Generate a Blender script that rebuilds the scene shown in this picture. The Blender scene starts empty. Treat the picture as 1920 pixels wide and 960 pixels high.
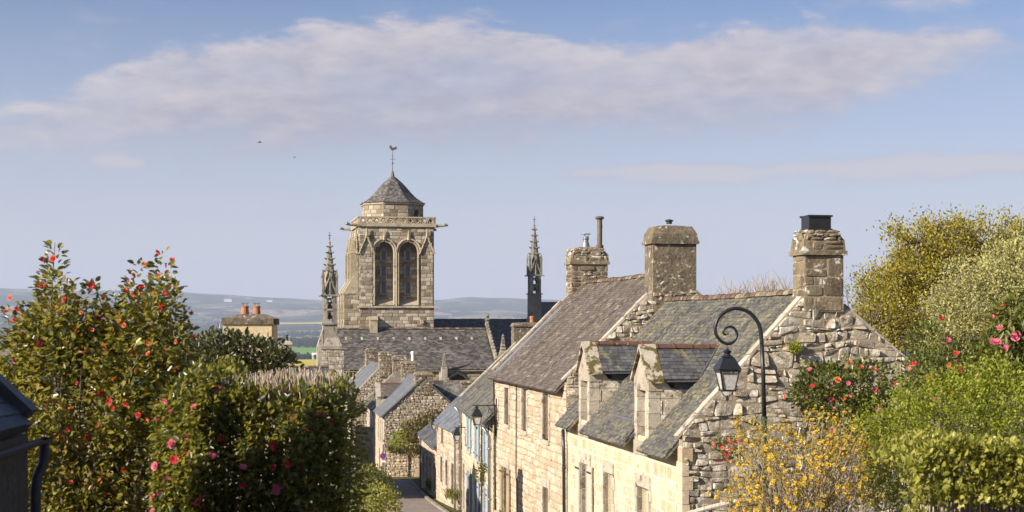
import bpy, math, random
import numpy as np
from mathutils import Vector, Matrix
from mathutils.geometry import tessellate_polygon
R = math.radians
sc = bpy.context.scene
COL = sc.collection
# ------------------------------------------------------------------ camera
FPX, HZ = 2750.0, 605.0            # focal length in photo pixels, eye level row
cam = bpy.data.objects.new('camera', bpy.data.cameras.new('camera'))
COL.objects.link(cam); sc.camera = cam
cam.rotation_euler = (R(90), 0, 0)
cam.data.sensor_width = 36.0
cam.data.lens = 36.0 * FPX / 1920
cam.data.shift_y = (HZ - 480) / 1920
cam.data.clip_start = 0.1; cam.data.clip_end = 60000
cam.data.dof.use_dof = True
cam.data.dof.focus_distance = 55.0
cam.data.dof.aperture_fstop = 5.6
# ------------------------------------------------------------------ light
SUN_EL, SUN_G = 26.0, 33.0         # elevation; angle behind the left of the picture
sd = Vector((-math.cos(R(SUN_G)) * math.cos(R(SUN_EL)), -math.sin(R(SUN_G)) * math.cos(R(SUN_EL)), math.sin(R(SUN_EL))))
sun = bpy.data.objects.new('sun', bpy.data.lights.new('sun', 'SUN'))
COL.objects.link(sun)
sun.rotation_euler = sd.to_track_quat('Z', 'Y').to_euler()
sun.data.energy = 5.0; sun.data.angle = R(0.5); sun.data.color = (1.0, 0.90, 0.75)
world = bpy.data.worlds.new('World'); sc.world = world; world.use_nodes = True
def build_world():
    nt = world.node_tree; N = nt.nodes; L = nt.links
    N.clear()
    out = N.new('ShaderNodeOutputWorld'); bg = N.new('ShaderNodeBackground')
    bg.inputs['Strength'].default_value = 0.068
    L.new(bg.outputs[0], out.inputs[0])
    sky = N.new('ShaderNodeTexSky'); sky.sky_type = 'NISHITA'; sky.sun_disc = False
    sky.sun_elevation = R(SUN_EL); sky.sun_rotation = math.atan2(sd.x, sd.y)
    sky.air_density = 1.0; sky.dust_density = 1.2; sky.ozone_density = 2.2; sky.altitude = 100
    def M(op, a, b=None, c=None, clamp=False):
        n = N.new('ShaderNodeMath'); n.operation = op; n.use_clamp = clamp
        for i, v in enumerate((a, b, c)):
            if v is None: continue
            if isinstance(v, (int, float)): n.inputs[i].default_value = v
            else: L.new(v, n.inputs[i])
        return n.outputs[0]
    tc = N.new('ShaderNodeTexCoord'); sep = N.new('ShaderNodeSeparateXYZ')
    L.new(tc.outputs['Generated'], sep.inputs[0])
    X, Y, Z = sep.outputs
    az = M('ARCTAN2', X, Y); el = M('ARCSINE', Z)
    # wisps drawn out sideways
    cmb = N.new('ShaderNodeCombineXYZ'); L.new(az, cmb.inputs[0]); L.new(el, cmb.inputs[1])
    def noise(sx, sy, det, rough, off=0.0, dist=0.0):
        mp = N.new('ShaderNodeMapping'); L.new(cmb.outputs[0], mp.inputs[0])
        mp.inputs['Scale'].default_value = (sx, sy, 1); mp.inputs['Location'].default_value = (off, off * .7, 0)
        t = N.new('ShaderNodeTexNoise'); L.new(mp.outputs[0], t.inputs['Vector'])
        t.inputs['Scale'].default_value = 1; t.inputs['Detail'].default_value = det; t.inputs['Roughness'].default_value = rough
        t.inputs['Distortion'].default_value = dist
        return t.outputs['Fac']
    n1 = noise(17, 48, 8, .6, 3.1, .35); n2 = noise(8, 20, 4, .5, 7.7); n3 = noise(34, 90, 6, .62, 1.3, .2)
    def curve(pts):
        fc = N.new('ShaderNodeFloatCurve'); cv = fc.mapping.curves[0]
        xs = [(p[0] + 700) / 3320 for p in pts]; ys = [p[1] for p in pts]
        while len(cv.points) < len(pts): cv.points.new(.5, .5)
        for i in range(len(pts)):
            cv.points[i].location = (xs[i], ys[i]); cv.points[i].handle_type = 'AUTO'
        fc.mapping.update()
        t = M('MULTIPLY_ADD', az, FPX / 3320, (960 + 700) / 3320)
        L.new(t, fc.inputs['Value'])
        return fc.outputs[0]
    def E(y): return (HZ - y) / FPX * 2.0
    def band(top, bot, soft_t, soft_b, wob):
        ct, cb = curve([(x, E(y)) for x, y in top]), curve([(x, E(y)) for x, y in bot])
        e2 = M('MULTIPLY', el, 2.0)
        w = M('ADD', M('MULTIPLY', M('SUBTRACT', n1, .5), wob), M('MULTIPLY', M('SUBTRACT', n3, .5), wob * .35))
        a = M('DIVIDE', M('ADD', M('SUBTRACT', ct, e2), w), soft_t, clamp=True)
        b = M('DIVIDE', M('ADD', M('SUBTRACT', e2, cb), w), soft_b, clamp=True)
        sm = lambda v: M('MULTIPLY', M('MULTIPLY', v, v), M('MULTIPLY_ADD', v, -2.0, 3.0))
        return M('MULTIPLY', sm(a), sm(b)), M('SUBTRACT', ct, e2)
    big, deep = band([(-650, 215), (-100, 222), (60, 205), (200, 160), (330, 92), (520, 62), (740, 30), (900, 36), (1050, 62), (1200, 74), (1350, 48), (1500, 40), (1650, 56), (1790, 66), (1900, 84), (2600, 120)],
                     [(-650, 345), (-100, 345), (100, 345), (400, 335), (700, 325), (1000, 312), (1300, 300), (1500, 285), (1650, 235), (1790, 190), (1900, 165), (2600, 170)], .034, .08, .10)
    low, _ = band([(-650, 330), (150, 312), (240, 286), (330, 322), (700, 350), (1000, 345), (1080, 312), (1250, 298), (1400, 308), (1480, 300), (1600, 296), (1800, 290), (1950, 308), (2600, 290)],
                  [(-650, 320), (150, 332), (240, 348), (330, 330), (700, 340), (1000, 335), (1080, 345), (1250, 362), (1400, 356), (1480, 352), (1600, 355), (1800, 360), (1950, 355), (2600, 355)], .014, .020, .035)
    top, _ = band([(-650, -10), (200, 20), (300, -20), (600, 10), (1100, 10), (1450, 30), (1560, 14), (1720, -6), (1850, -40), (2600, -90)],
                  [(-650, 60), (200, 30), (300, 15), (600, 0), (1100, 5), (1450, 22), (1560, 50), (1720, 66), (1850, 44), (2600, 60)], .05, .04, .06)
    vary = M('MULTIPLY_ADD', M('SUBTRACT', n2, .5), 1.9, .92, clamp=True)
    mask = M('MULTIPLY', big, M('MULTIPLY', vary, .94))
    mask = M('MAXIMUM', mask, M('MULTIPLY', low, .75))
    mask = M('MAXIMUM', mask, M('MULTIPLY', top, .75))
    patch = M('MULTIPLY', M('SUBTRACT', noise(10, 34, 6, .6, 12.4, .4), .56), 2.4, clamp=True)
    mask = M('MAXIMUM', mask, M('MULTIPLY', patch, .4))
    # lit rims and mauve undersides
    lit = M('ADD', M('ADD', M('MULTIPLY', M('SUBTRACT', n3, .5), 1.5), M('MULTIPLY', M('SUBTRACT', n1, .5), 1.6)), M('MULTIPLY_ADD', deep, -4.6, .72), clamp=True)
    lit = M('MAXIMUM', lit, M('MULTIPLY', low, .75))
    ramp = N.new('ShaderNodeMixRGB'); L.new(lit, ramp.inputs[0])
    ramp.inputs[1].default_value = (3.5, 3.35, 4.0, 1); ramp.inputs[2].default_value = (5.6, 5.05, 5.2, 1)
    # thin warm veil low over the horizon
    tint = N.new('ShaderNodeMixRGB'); tint.blend_type = 'MULTIPLY'; tint.inputs[0].default_value = 1
    L.new(sky.outputs[0], tint.inputs[1]); tint.inputs[2].default_value = SKY_TINT
    veil = N.new('ShaderNodeMixRGB'); L.new(tint.outputs[0], veil.inputs[1]); veil.inputs[2].default_value = VEIL
    L.new(M('MULTIPLY', M('SUBTRACT', 1.0, M('MULTIPLY', M('ABSOLUTE', el), 4.3), clamp=True), .85), veil.inputs[0])
    mix = N.new('ShaderNodeMixRGB'); L.new(mask, mix.inputs[0]); L.new(veil.outputs[0], mix.inputs[1]); L.new(ramp.outputs[0], mix.inputs[2])
    L.new(mix.outputs[0], bg.inputs['Color'])
SKY_TINT = (.62, .70, .90, 1); VEIL = (5.9, 5.8, 6.5, 1)
build_world()
vs = sc.view_settings
vs.view_transform = 'Standard'; vs.look = 'None'; vs.gamma = 1.0; vs.use_curve_mapping = False
vs.exposure = 0.9
sc.render.engine = 'CYCLES'
sc.cycles.use_denoising = True
sc.cycles.max_bounces = 6; sc.cycles.diffuse_bounces = 3; sc.cycles.transparent_max_bounces = 8
sc.cycles.volume_bounces = 0
# ------------------------------------------------------------------ helpers
def at(px, py, d): return Vector(((px - 960) / FPX * d, d, (HZ - py) / FPX * d))
def tag(o, label=None, cat=None, group=None, kind=None):
    for k, v in (('label', label), ('category', cat), ('group', group), ('kind', kind)):
        if v: o[k] = v
    return o
def thing(name, label, cat, loc=(0, 0, 0), rz=0.0, group=None):
    o = bpy.data.objects.new(name, None); COL.objects.link(o)
    o.location = loc; o.rotation_euler = (0, 0, R(rz)); o.empty_display_size = .3
    return tag(o, label, cat, group)
def link(name, me, mats, parent=None, loc=None):
    for m in (mats if isinstance(mats, (list, tuple)) else [mats]): me.materials.append(m)
    o = bpy.data.objects.new(name, me); COL.objects.link(o)
    if parent is not None: o.parent = parent
    if loc is not None: o.location = loc
    return o
class MB:
    def __init__(s): s.v = []; s.f = []; s.m = []
    def add(s, vs, fs, mi=0):
        k = len(s.v); s.v.extend(tuple(p) for p in vs)
        for f in fs: s.f.append([i + k for i in f]); s.m.append(mi)
    def box(s, x0, x1, y0, y1, z0, z1, mi=0):
        s.add([(x0, y0, z0), (x1, y0, z0), (x1, y1, z0), (x0, y1, z0), (x0, y0, z1), (x1, y0, z1), (x1, y1, z1), (x0, y1, z1)],
              [(3, 2, 1, 0), (4, 5, 6, 7), (0, 1, 5, 4), (1, 2, 6, 5), (2, 3, 7, 6), (3, 0, 4, 7)], mi)
    def frustum(s, x0, x1, y0, y1, z0, X0, X1, Y0, Y1, z1, mi=0):
        s.add([(x0, y0, z0), (x1, y0, z0), (x1, y1, z0), (x0, y1, z0), (X0, Y0, z1), (X1, Y0, z1), (X1, Y1, z1), (X0, Y1, z1)],
              [(3, 2, 1, 0), (4, 5, 6, 7), (0, 1, 5, 4), (1, 2, 6, 5), (2, 3, 7, 6), (3, 0, 4, 7)], mi)
    def prism(s, poly, vec, mi=0):
        n = len(poly); vec = Vector(vec); a = [Vector(p) for p in poly]; b = [p + vec for p in a]
        s.add(a + b, [tuple(range(n))[::-1], tuple(range(n, 2 * n))] + [(i, (i + 1) % n, n + (i + 1) % n, n + i) for i in range(n)], mi)
    def tube(s, path, r, seg=6, mi=0, cap=True):
        P = [Vector(p) for p in path]; n = len(P)
        rr = r if isinstance(r, (list, tuple)) else [r] * n
        vs, fs = [], []; last = None
        for i in range(n):
            t = (P[min(i + 1, n - 1)] - P[max(i - 1, 0)]).normalized()
            if last is None:
                a = t.cross(Vector((0, 0, 1)));
                if a.length < 1e-3: a = t.cross(Vector((1, 0, 0)))
            else: a = last - t * last.dot(t)
            a.normalize(); last = a; b = t.cross(a)
            for k in range(seg):
                q = 2 * math.pi * k / seg
                vs.append(P[i] + (a * math.cos(q) + b * math.sin(q)) * rr[i])
        for i in range(n - 1):
            for k in range(seg):
                fs.append((i * seg + k, i * seg + (k + 1) % seg, (i + 1) * seg + (k + 1) % seg, (i + 1) * seg + k))
        if cap: fs += [tuple(range(seg))[::-1], tuple(range((n - 1) * seg, n * seg))]
        s.add(vs, fs, mi)
    def lathe(s, prof, seg=12, c=(0, 0, 0), mi=0, rot=0.0, sq=1.0):
        vs, fs = [], []
        for r, z in prof:
            for k in range(seg):
                q = 2 * math.pi * (k + rot) / seg
                vs.append((c[0] + r * math.cos(q), c[1] + r * math.sin(q) * sq, c[2] + z))
        n = len(prof)
        for i in range(n - 1):
            for k in range(seg): fs.append((i * seg + k, i * seg + (k + 1) % seg, (i + 1) * seg + (k + 1) % seg, (i + 1) * seg + k))
        fs += [tuple(range(seg))[::-1], tuple(range((n - 1) * seg, n * seg))]
        s.add(vs, fs, mi)
    def beam(s, p, q, w, h, up=(0, 0, 1), mi=0):
        p, q = Vector(p), Vector(q); t = (q - p).normalized(); a = t.cross(Vector(up)).normalized(); b = a.cross(t)
        c = [p + a * (w * i) + b * (h * j) for i, j in ((-.5, -.5), (.5, -.5), (.5, .5), (-.5, .5))]
        s.add(c + [x + (q - p) for x in c], [(0, 1, 2, 3), (7, 6, 5, 4), (0, 4, 5, 1), (1, 5, 6, 2), (2, 6, 7, 3), (3, 7, 4, 0)], mi)
    def sheet(s, P, outer, holes=(), mi=0):
        loops = [[Vector((u, v, 0)) for u, v in outer]] + [[Vector((u, v, 0)) for u, v in h] for h in holes]
        flat = [p for l in loops for p in l]
        s.add([P(p.x, p.y, 0) for p in flat], [tuple(t) for t in tessellate_polygon(loops)], mi)
    def reveal(s, P, hole, depth, mi=0):
        n = len(hole); a = [P(u, v, 0) for u, v in hole]; b = [P(u, v, -depth) for u, v in hole]
        s.add(a + b, [(i, (i + 1) % n, n + (i + 1) % n, n + i) for i in range(n)], mi)
    def mesh(s, name, smooth=False):
        me = bpy.data.meshes.new(name); me.from_pydata(s.v, [], s.f); 
        if any(s.m): me.polygons.foreach_set('material_index', s.m)
        if smooth: me.polygons.foreach_set('use_smooth', [True] * len(s.f))
        me.update(); return me
    def build(s, name, mats, parent=None, loc=None, smooth=False): return link(name, s.mesh(name, smooth), mats, parent, loc)
def plane(o, h, n):
    o, h, n = Vector(o), Vector(h), Vector(n)
    return lambda u, v, w=0: o + h * u + Vector((0, 0, v)) + n * w
def rect(u0, v0, u1, v1): return [(u0, v0), (u1, v0), (u1, v1), (u0, v1)]
def clip_half(poly, a, b, c):      # keep a*u+b*v+c >= 0
    out = []
    for i in range(len(poly)):
        p, q = poly[i], poly[(i + 1) % len(poly)]
        dp, dq = a * p[0] + b * p[1] + c, a * q[0] + b * q[1] + c
        if dp >= 0: out.append(p)
        if dp * dq < 0:
            t = dp / (dp - dq); out.append((p[0] + (q[0] - p[0]) * t, p[1] + (q[1] - p[1]) * t))
    return out
def area(poly): return .5 * sum(poly[i][0] * poly[(i + 1) % len(poly)][1] - poly[(i + 1) % len(poly)][0] * poly[i][1] for i in range(len(poly)))
def stones(mb, P, outer, holes=(), skip=None, ch=(.18, .32), cw=(.22, .6), amp=.03, gap=.02, dep=(.01, .035), cut=.22, split=.2, tilt=.25, seed=0, mi=0):
    """Lay single stones, each its own little block, over a wall plane inside a convex outline."""
    rn = random.Random(seed)
    us = [p[0] for p in outer]; v_ = [p[1] for p in outer]
    u0, u1, v0, v1 = min(us), max(us), min(v_), max(v_)
    planes = []
    for i in range(len(outer)):
        (ax, ay), (bx, by) = outer[i], outer[(i + 1) % len(outer)]
        a, b = -(by - ay), bx - ax; l = math.hypot(a, b)
        if l > 1e-6: planes.append((a / l, b / l, -(a * ax + b * ay) / l))
    rows = [v0]
    while rows[-1] < v1: rows.append(rows[-1] + rn.uniform(*ch))
    ph = [(rn.uniform(0, 6), rn.uniform(.5, 1.3), rn.uniform(0, 6), rn.uniform(1.5, 2.6)) for _ in rows]
    wv = lambda k, u: rows[k] + amp * (math.sin(ph[k][0] + u * ph[k][1] * 2) + .6 * math.sin(ph[k][2] + u * ph[k][3] * 2))
    def emit(poly):
        for a, b, c in planes:
            poly = clip_half(poly, a, b, c)
            if len(poly) < 3: return
        todo = [poly]
        for (h0, k0, h1, k1) in holes:
            nx = []
            for p in todo:
                pu = [q[0] for q in p]; pv = [q[1] for q in p]
                if max(pu) <= h0 or min(pu) >= h1 or max(pv) <= k0 or min(pv) >= k1: nx.append(p); continue
                nx.append(clip_half(p, -1, 0, h0)); nx.append(clip_half(p, 1, 0, -h1))
                m = clip_half(clip_half(p, 1, 0, -h0), -1, 0, h1)
                if len(m) > 2: nx.append(clip_half(m, 0, -1, k0)); nx.append(clip_half(m, 0, 1, -k1))
            todo = [p for p in nx if len(p) > 2]
        for p in todo:
            if area(p) < .0035: continue
            one(p)
    def one(p):
        n = len(p); cx = sum(q[0] for q in p) / n; cy = sum(q[1] for q in p) / n
        if skip and skip(cx, cy): return
        hx = max(q[0] for q in p) - min(q[0] for q in p); hy = max(q[1] for q in p) - min(q[1] for q in p)
        fx, fy = max(.3, 1 - gap / max(hx, .01)), max(.3, 1 - gap / max(hy, .01))
        p = [(cx + (q[0] - cx) * fx, cy + (q[1] - cy) * fy) for q in p]
        ring = []
        for i in range(n):
            a, q, b = p[i - 1], p[i], p[(i + 1) % n]
            c1 = min(cut * rn.uniform(.5, 1.4), .45); c2 = min(cut * rn.uniform(.5, 1.4), .45)
            ring.append((q[0] + (a[0] - q[0]) * c1, q[1] + (a[1] - q[1]) * c1)); ring.append((q[0] + (b[0] - q[0]) * c2, q[1] + (b[1] - q[1]) * c2))
        d = rn.uniform(*dep); tx, ty = rn.uniform(-1, 1) * tilt * d * 2, rn.uniform(-1, 1) * tilt * d * 2
        s = min(hx, hy); sh = 1 - min(.35, .06 + .9 * cut * .1 / max(s, .05))
        m = len(ring); vs = [P(u, v, -.012) for u, v in ring]
        for u, v in ring:
            w = d * .75 + tx * (u - cx) / max(hx, .01) + ty * (v - cy) / max(hy, .01)
            vs.append(P(cx + (u - cx) * sh, cy + (v - cy) * sh, w))
        vs.append(P(cx + rn.uniform(-.1, .1) * hx, cy + rn.uniform(-.1, .1) * hy, d * 1.05))
        mb.add(vs, [(i, (i + 1) % m, m + (i + 1) % m, m + i) for i in range(m)] + [(m + i, m + (i + 1) % m, 2 * m) for i in range(m)], mi)
    for k in range(len(rows) - 1):
        u = u0 - rn.uniform(0, cw[0]); sl = 0
        while u < u1:
            w = rn.uniform(*cw) * (1.0 if rn.random() > .12 else 1.5); s2 = rn.uniform(-1, 1) * amp
            a, b = u, u + w
            bl, br, tl, tr = wv(k, a), wv(k, b), wv(k + 1, a), wv(k + 1, b)
            if rn.random() < split and rows[k + 1] - rows[k] > ch[0] * 1.1:
                f = rn.uniform(.38, .62); ml, mr = bl + (tl - bl) * f, br + (tr - br) * f
                emit([(a, bl), (b, br), (b + s2 * f, mr), (a + sl * f, ml)])
                if rn.random() < .6:
                    g = rn.uniform(.35, .65); c = a + w * g; cb, ct = ml + (mr - ml) * g, tl + (tr - tl) * g
                    emit([(a + sl * f, ml), (c, cb), (c, ct), (a + sl, tl)]); emit([(c, cb), (b + s2 * f, mr), (b + s2, tr), (c, ct)])
                else: emit([(a + sl * f, ml), (b + s2 * f, mr), (b + s2, tr), (a + sl, tl)])
            else: emit([(a, bl), (b, br), (b + s2, tr), (a + sl, tl)])
            u = b; sl = s2
def slates(mb, O, h, s, n, W, S, sw=.22, sl=.16, thick=.011, skip=None, seed=0, mi=0, ragged=.3, miss=.0):
    """Courses of single slates, h along the eave, s up the slope, n out of the roof."""
    rn = random.Random(seed); O, h, s, n = Vector(O), Vector(h), Vector(s).normalized(), Vector(n).normalized()
    k = 0; v = 0.0
    while v < S:
        u = -rn.uniform(0, sw) - (sw / 2 if k % 2 else 0)
        while u < W:
            w = sw * rn.uniform(.72, 1.3); a, b = max(u, 0), min(u + w, W)
            u += w
            if b - a < .03 or (skip and skip((a + b) / 2, v + sl / 2)): continue
            if miss and rn.random() < miss: continue
            t = min(v + sl * 1.25, S + .02); g = .004
            d0, d1 = rn.uniform(0, ragged) * sl * .2, rn.uniform(0, ragged) * sl * .2
            wb = .012 * (1 + math.sin(a * 1.7 + seed) * math.sin(v * 1.3 + seed * 2)) + .006 * (1 + math.sin(a * 5.1 + v * 2.3))
            th = thick * rn.uniform(.8, 1.7) + wb; tw = rn.uniform(-.35, .35) * thick
            A = O + h * (a + g) + s * (v - d0); B = O + h * (b - g) + s * (v - d1)
            C = O + h * (b - g) + s * t; D = O + h * (a + g) + s * t
            mb.add([A + n * (th + tw), B + n * (th - tw), C + n * (.002 + wb * .9), D + n * (.002 + wb * .9), A, B], [(0, 1, 2, 3), (4, 5, 1, 0)], mi)
        v += sl * rn.uniform(.94, 1.06); k += 1
def ridge_tiles(mb, p, q, r=.12, n=None, seed=0, mi=0):
    rn = random.Random(seed); p, q = Vector(p), Vector(q); Ln = (q - p).length; n = n or max(2, int(Ln / .36)); t = (q - p) / n; d = t.normalized()
    a = d.cross(Vector((0, 0, 1))).normalized(); up = a.cross(d)
    for i in range(n):
        A = p + t * i + up * rn.uniform(-.012, .012); B = A + t * 1.06; vs = []
        for c, rr in ((A, r * 1.08), (A + t * .12, r * 1.08), (A + t * .13, r * .95), (B, r * .93)):
            for k in range(7):
                g = math.pi * k / 6
                vs.append(c + a * math.cos(g) * rr + up * (math.sin(g) * rr * .95 - .04))
        fs = [(j * 7 + k, j * 7 + k + 1, j * 7 + 8 + k, j * 7 + 7 + k) for j in range(3) for k in range(6)] + [tuple(range(7)), tuple(range(21, 28))]
        mb.add(vs, fs, mi)
def coping(mb, p, q, w, h, blk=.7, seed=0, up=(0, 0, 1), mi=0):
    rn = random.Random(seed); p, q = Vector(p), Vector(q); Ln = (q - p).length; d = (q - p).normalized(); c = 0.0
    while c < Ln - .05:
        e = min(Ln, c + blk * rn.uniform(.6, 1.4)); off = Vector((rn.uniform(-.012, .012), rn.uniform(-.012, .012), rn.uniform(-.012, .012)))
        mb.beam(p + d * c + off, p + d * (e - .012) + off, w * rn.uniform(.95, 1.05), h * rn.uniform(.9, 1.15), up, mi); c = e
# ------------------------------------------------------------------ materials
def newmat(name):
    m = bpy.data.materials.new(name); m.use_nodes = True
    nt = m.node_tree; return m, nt.nodes, nt.links, nt.nodes['Principled BSDF']
def ramp_node(N, stops, interp='LINEAR'):
    r = N.new('ShaderNodeValToRGB'); r.color_ramp.interpolation = interp
    e = r.color_ramp.elements
    while len(e) < len(stops): e.new(.5)
    for i, (p, c) in enumerate(stops): e[i].position = p; e[i].color = (c[0], c[1], c[2], 1)
    return r
def noise_node(N, L, vec, scale, det=4, rough=.55, dist=0):
    t = N.new('ShaderNodeTexNoise'); t.inputs['Scale'].default_value = scale; t.inputs['Detail'].default_value = det
    t.inputs['Roughness'].default_value = rough; t.inputs['Distortion'].default_value = dist
    L.new(vec, t.inputs['Vector']); return t
def mixc(N, L, fac, a, b, blend='MIX'):
    m = N.new('ShaderNodeMixRGB'); m.blend_type = blend
    for i, v in ((0, fac), (1, a), (2, b)):
        if isinstance(v, (int, float)): m.inputs[i].default_value = v
        elif isinstance(v, tuple): m.inputs[i].default_value = (*v, 1)
        else: L.new(v, m.inputs[i])
    return m.outputs[0]
def surface(name, cols, lichens=(), rough=.9, island=True, var=.45, grain=9.0, bump=.35, bump_scale=22, spec=.25, metallic=0.0, bdist=.02):
    """cols: ramp picked per stone; lichens: (colour, noise scale, threshold, softness, amount)."""
    m, N, L, B = newmat(name)
    tc = N.new('ShaderNodeTexCoord'); vec = tc.outputs['Object']
    r = ramp_node(N, [(i / max(1, len(cols) - 1), c) for i, c in enumerate(cols)])
    n1 = noise_node(N, L, vec, grain, 6, .62)
    if island:
        g = N.new('ShaderNodeNewGeometry')
        mm = N.new('ShaderNodeMath'); mm.operation = 'MULTIPLY_ADD'; mm.inputs[1].default_value = .3; L.new(n1.outputs['Fac'], mm.inputs[0])
        mm2 = N.new('ShaderNodeMath'); mm2.operation = 'MULTIPLY_ADD'; mm2.inputs[1].default_value = .85; mm2.inputs[2].default_value = -.08
        L.new(g.outputs['Random Per Island'], mm2.inputs[0]); L.new(mm2.outputs[0], mm.inputs[2]); L.new(mm.outputs[0], r.inputs[0])
    else: L.new(n1.outputs['Fac'], r.inputs[0])
    n2 = noise_node(N, L, vec, grain * .23, 5, .6)
    v1 = ramp_node(N, [(.25, (1 - var,) * 3), (.75, (1 + var,) * 3)]); L.new(n2.outputs['Fac'], v1.inputs[0])
    col = mixc(N, L, 1.0, r.outputs[0], v1.outputs[0], 'MULTIPLY')
    n3 = noise_node(N, L, vec, grain * 4, 3, .6)
    v2 = ramp_node(N, [(.3, (.72,) * 3), (.7, (1.22,) * 3)]); L.new(n3.outputs['Fac'], v2.inputs[0])
    col = mixc(N, L, 1.0, col, v2.outputs[0], 'MULTIPLY')
    for c, s, th, so, am in lichens:
        n4 = noise_node(N, L, vec, s, 7, .66, .3)
        t = ramp_node(N, [(th, (0, 0, 0)), (min(1, th + so), (am,) * 3)]); L.new(n4.outputs['Fac'], t.inputs[0])
        col = mixc(N, L, t.outputs[0], col, c)
    L.new(col, B.inputs['Base Color']); B.inputs['Roughness'].default_value = rough; B.inputs['Specular IOR Level'].default_value = spec
    B.inputs['Metallic'].default_value = metallic
    if bump:
        nb = noise_node(N, L, vec, bump_scale, 5, .65)
        b = N.new('ShaderNodeBump'); b.inputs['Strength'].default_value = bump; b.inputs['Distance'].default_value = bdist
        L.new(nb.outputs['Fac'], b.inputs['Height']); L.new(b.outputs[0], B.inputs['Normal'])
    return m
def plain(name, c, rough=.6, var=.12, metallic=0.0, spec=.4, bump=.08):
    return surface(name, [tuple(x * .9 for x in c), tuple(x * 1.1 for x in c)], rough=rough, island=False, var=var, grain=5, bump=bump, spec=spec, metallic=metallic)
WHITE = (.62, .60, .54); OCHRE = (.42, .25, .05); DARKL = (.05, .047, .042)
M = {}
M['cream_stone'] = surface('cream_stone', [(.36, .26, .17), (.52, .42, .29), (.6, .51, .37), (.47, .36, .24), (.63, .55, .42)], [(DARKL, 4.5, .62, .12, .5)], var=.2, bump=.3)
M['cream_mortar'] = surface('cream_mortar', [(.64, .55, .40), (.70, .61, .45)], island=False, var=.12, bump=.25)
M['tan_stone'] = surface('tan_stone', [(.34, .25, .175), (.48, .385, .28), (.56, .475, .37), (.42, .325, .23), (.6, .53, .43)], [(WHITE, 2.6, .6, .12, .55), (DARKL, 3.1, .63, .1, .6)], var=.2)
M['tan_mortar'] = surface('tan_mortar', [(.3, .225, .15), (.4, .31, .215)], island=False, var=.25)
M['grey_rubble'] = surface('grey_rubble', [(.2, .16, .115), (.3, .25, .18), (.4, .34, .26), (.46, .41, .33), (.34, .285, .215)], [(WHITE, 2.4, .545, .1, .85), (OCHRE, 1.9, .66, .08, .6), (DARKL, 3.4, .6, .1, .75)], var=.35, bump=.8, bump_scale=14, bdist=.03)
M['grey_mortar'] = surface('grey_mortar', [(.25, .2, .145), (.36, .3, .225)], [(WHITE, 3.0, .62, .1, .5)], island=False, var=.3, bump=.6)
M['lichen_rubble'] = surface('lichen_rubble', [(.22, .17, .12), (.32, .26, .195), (.4, .34, .26), (.46, .4, .32), (.28, .22, .16)], [(DARKL, 5.2, .55, .1, .8), ((.66, .62, .55), 4.6, .535, .05, .9), ((.62, .58, .5), 13, .58, .04, .8), (OCHRE, 3.2, .66, .06, .5)], var=.3, bump=.8, bump_scale=14, bdist=.03)
M['chimney_stone'] = surface('chimney_stone', [(.11, .085, .055), (.17, .135, .09), (.23, .185, .125), (.19, .15, .1)], [((.66, .63, .56), 4.2, .565, .05, .9), (OCHRE, 2.3, .64, .06, .75), (DARKL, 1.7, .55, .16, .55)], var=.4, bump=.8, bump_scale=13, bdist=.03)
M['chimney_render'] = surface('chimney_render', [(.12, .095, .065), (.18, .145, .1), (.25, .2, .145)], [((.62, .59, .52), 5.4, .58, .05, .8), (DARKL, 3.2, .5, .2, .85)], var=.4, bump=.9, bump_scale=9, bdist=.05, island=False)
M['coping_stone'] = surface('coping_stone', [(.34, .295, .23), (.44, .385, .31), (.5, .445, .365)], [(DARKL, 4.3, .53, .12, .75), (OCHRE, 2.2, .68, .08, .5)], var=.22, bump=.6)
M['moss_stone'] = surface('moss_stone', [(.4, .35, .28), (.5, .44, .35)], [((.1, .075, .018), 3.6, .5, .05, .95), (DARKL, 5, .6, .1, .6)], var=.22, bump=.8)
M['tower_stone'] = surface('tower_stone', [(.14, .11, .075), (.25, .2, .14), (.34, .285, .21), (.52, .47, .38), (.27, .22, .155)], [(DARKL, .8, .56, .2, .5), ((.45, .3, .09), .6, .68, .1, .35)], var=.22, grain=2.2, bump=.5, bump_scale=5, bdist=.06)
M['tower_mortar'] = surface('tower_mortar', [(.15, .125, .095), (.22, .185, .14)], island=False, var=.3, grain=2)
M['tower_trim'] = surface('tower_trim', [(.3, .245, .165), (.4, .335, .24), (.46, .4, .31)], [((.45, .3, .08), .8, .62, .1, .5), (DARKL, 1.6, .55, .14, .7)], var=.25, grain=2, bump=.4, bump_scale=6)
M['spire_stone'] = surface('spire_stone', [(.17, .15, .12), (.28, .25, .2), (.4, .36, .29)], [((.36, .27, .06), 1.1, .6, .1, .35), (DARKL, 1.6, .52, .12, .75)], var=.3, grain=4, bump=.6, bump_scale=8)
M['spire_dark'] = surface('spire_dark', [(.11, .11, .1), (.19, .185, .17), (.3, .29, .26)], [(DARKL, 1.2, .55, .12, .6), ((.34, .27, .1), .9, .52, .12, .4)], var=.3, grain=4, bump=.6, bump_scale=8)
PALE = (.40, .36, .29)
M['brown_slate'] = surface('brown_slate', [(.085, .07, .06), (.12, .1, .084), (.15, .125, .105), (.11, .09, .077), (.33, .28, .22)], [((.16, .14, .13), .45, .62, .1, .5)], rough=.75, var=.18, bump=.2)
M['lichen_slate'] = surface('lichen_slate', [(.055, .055, .062), (.08, .08, .087), (.1, .098, .102), (.118, .112, .107), (.18, .165, .11)], [((.42, .37, .13), 9.5, .53, .09, .55), ((.36, .31, .13), .9, .55, .15, .3), (PALE, 5.5, .62, .06, .6)], rough=.62, var=.2, bump=.2)
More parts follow.
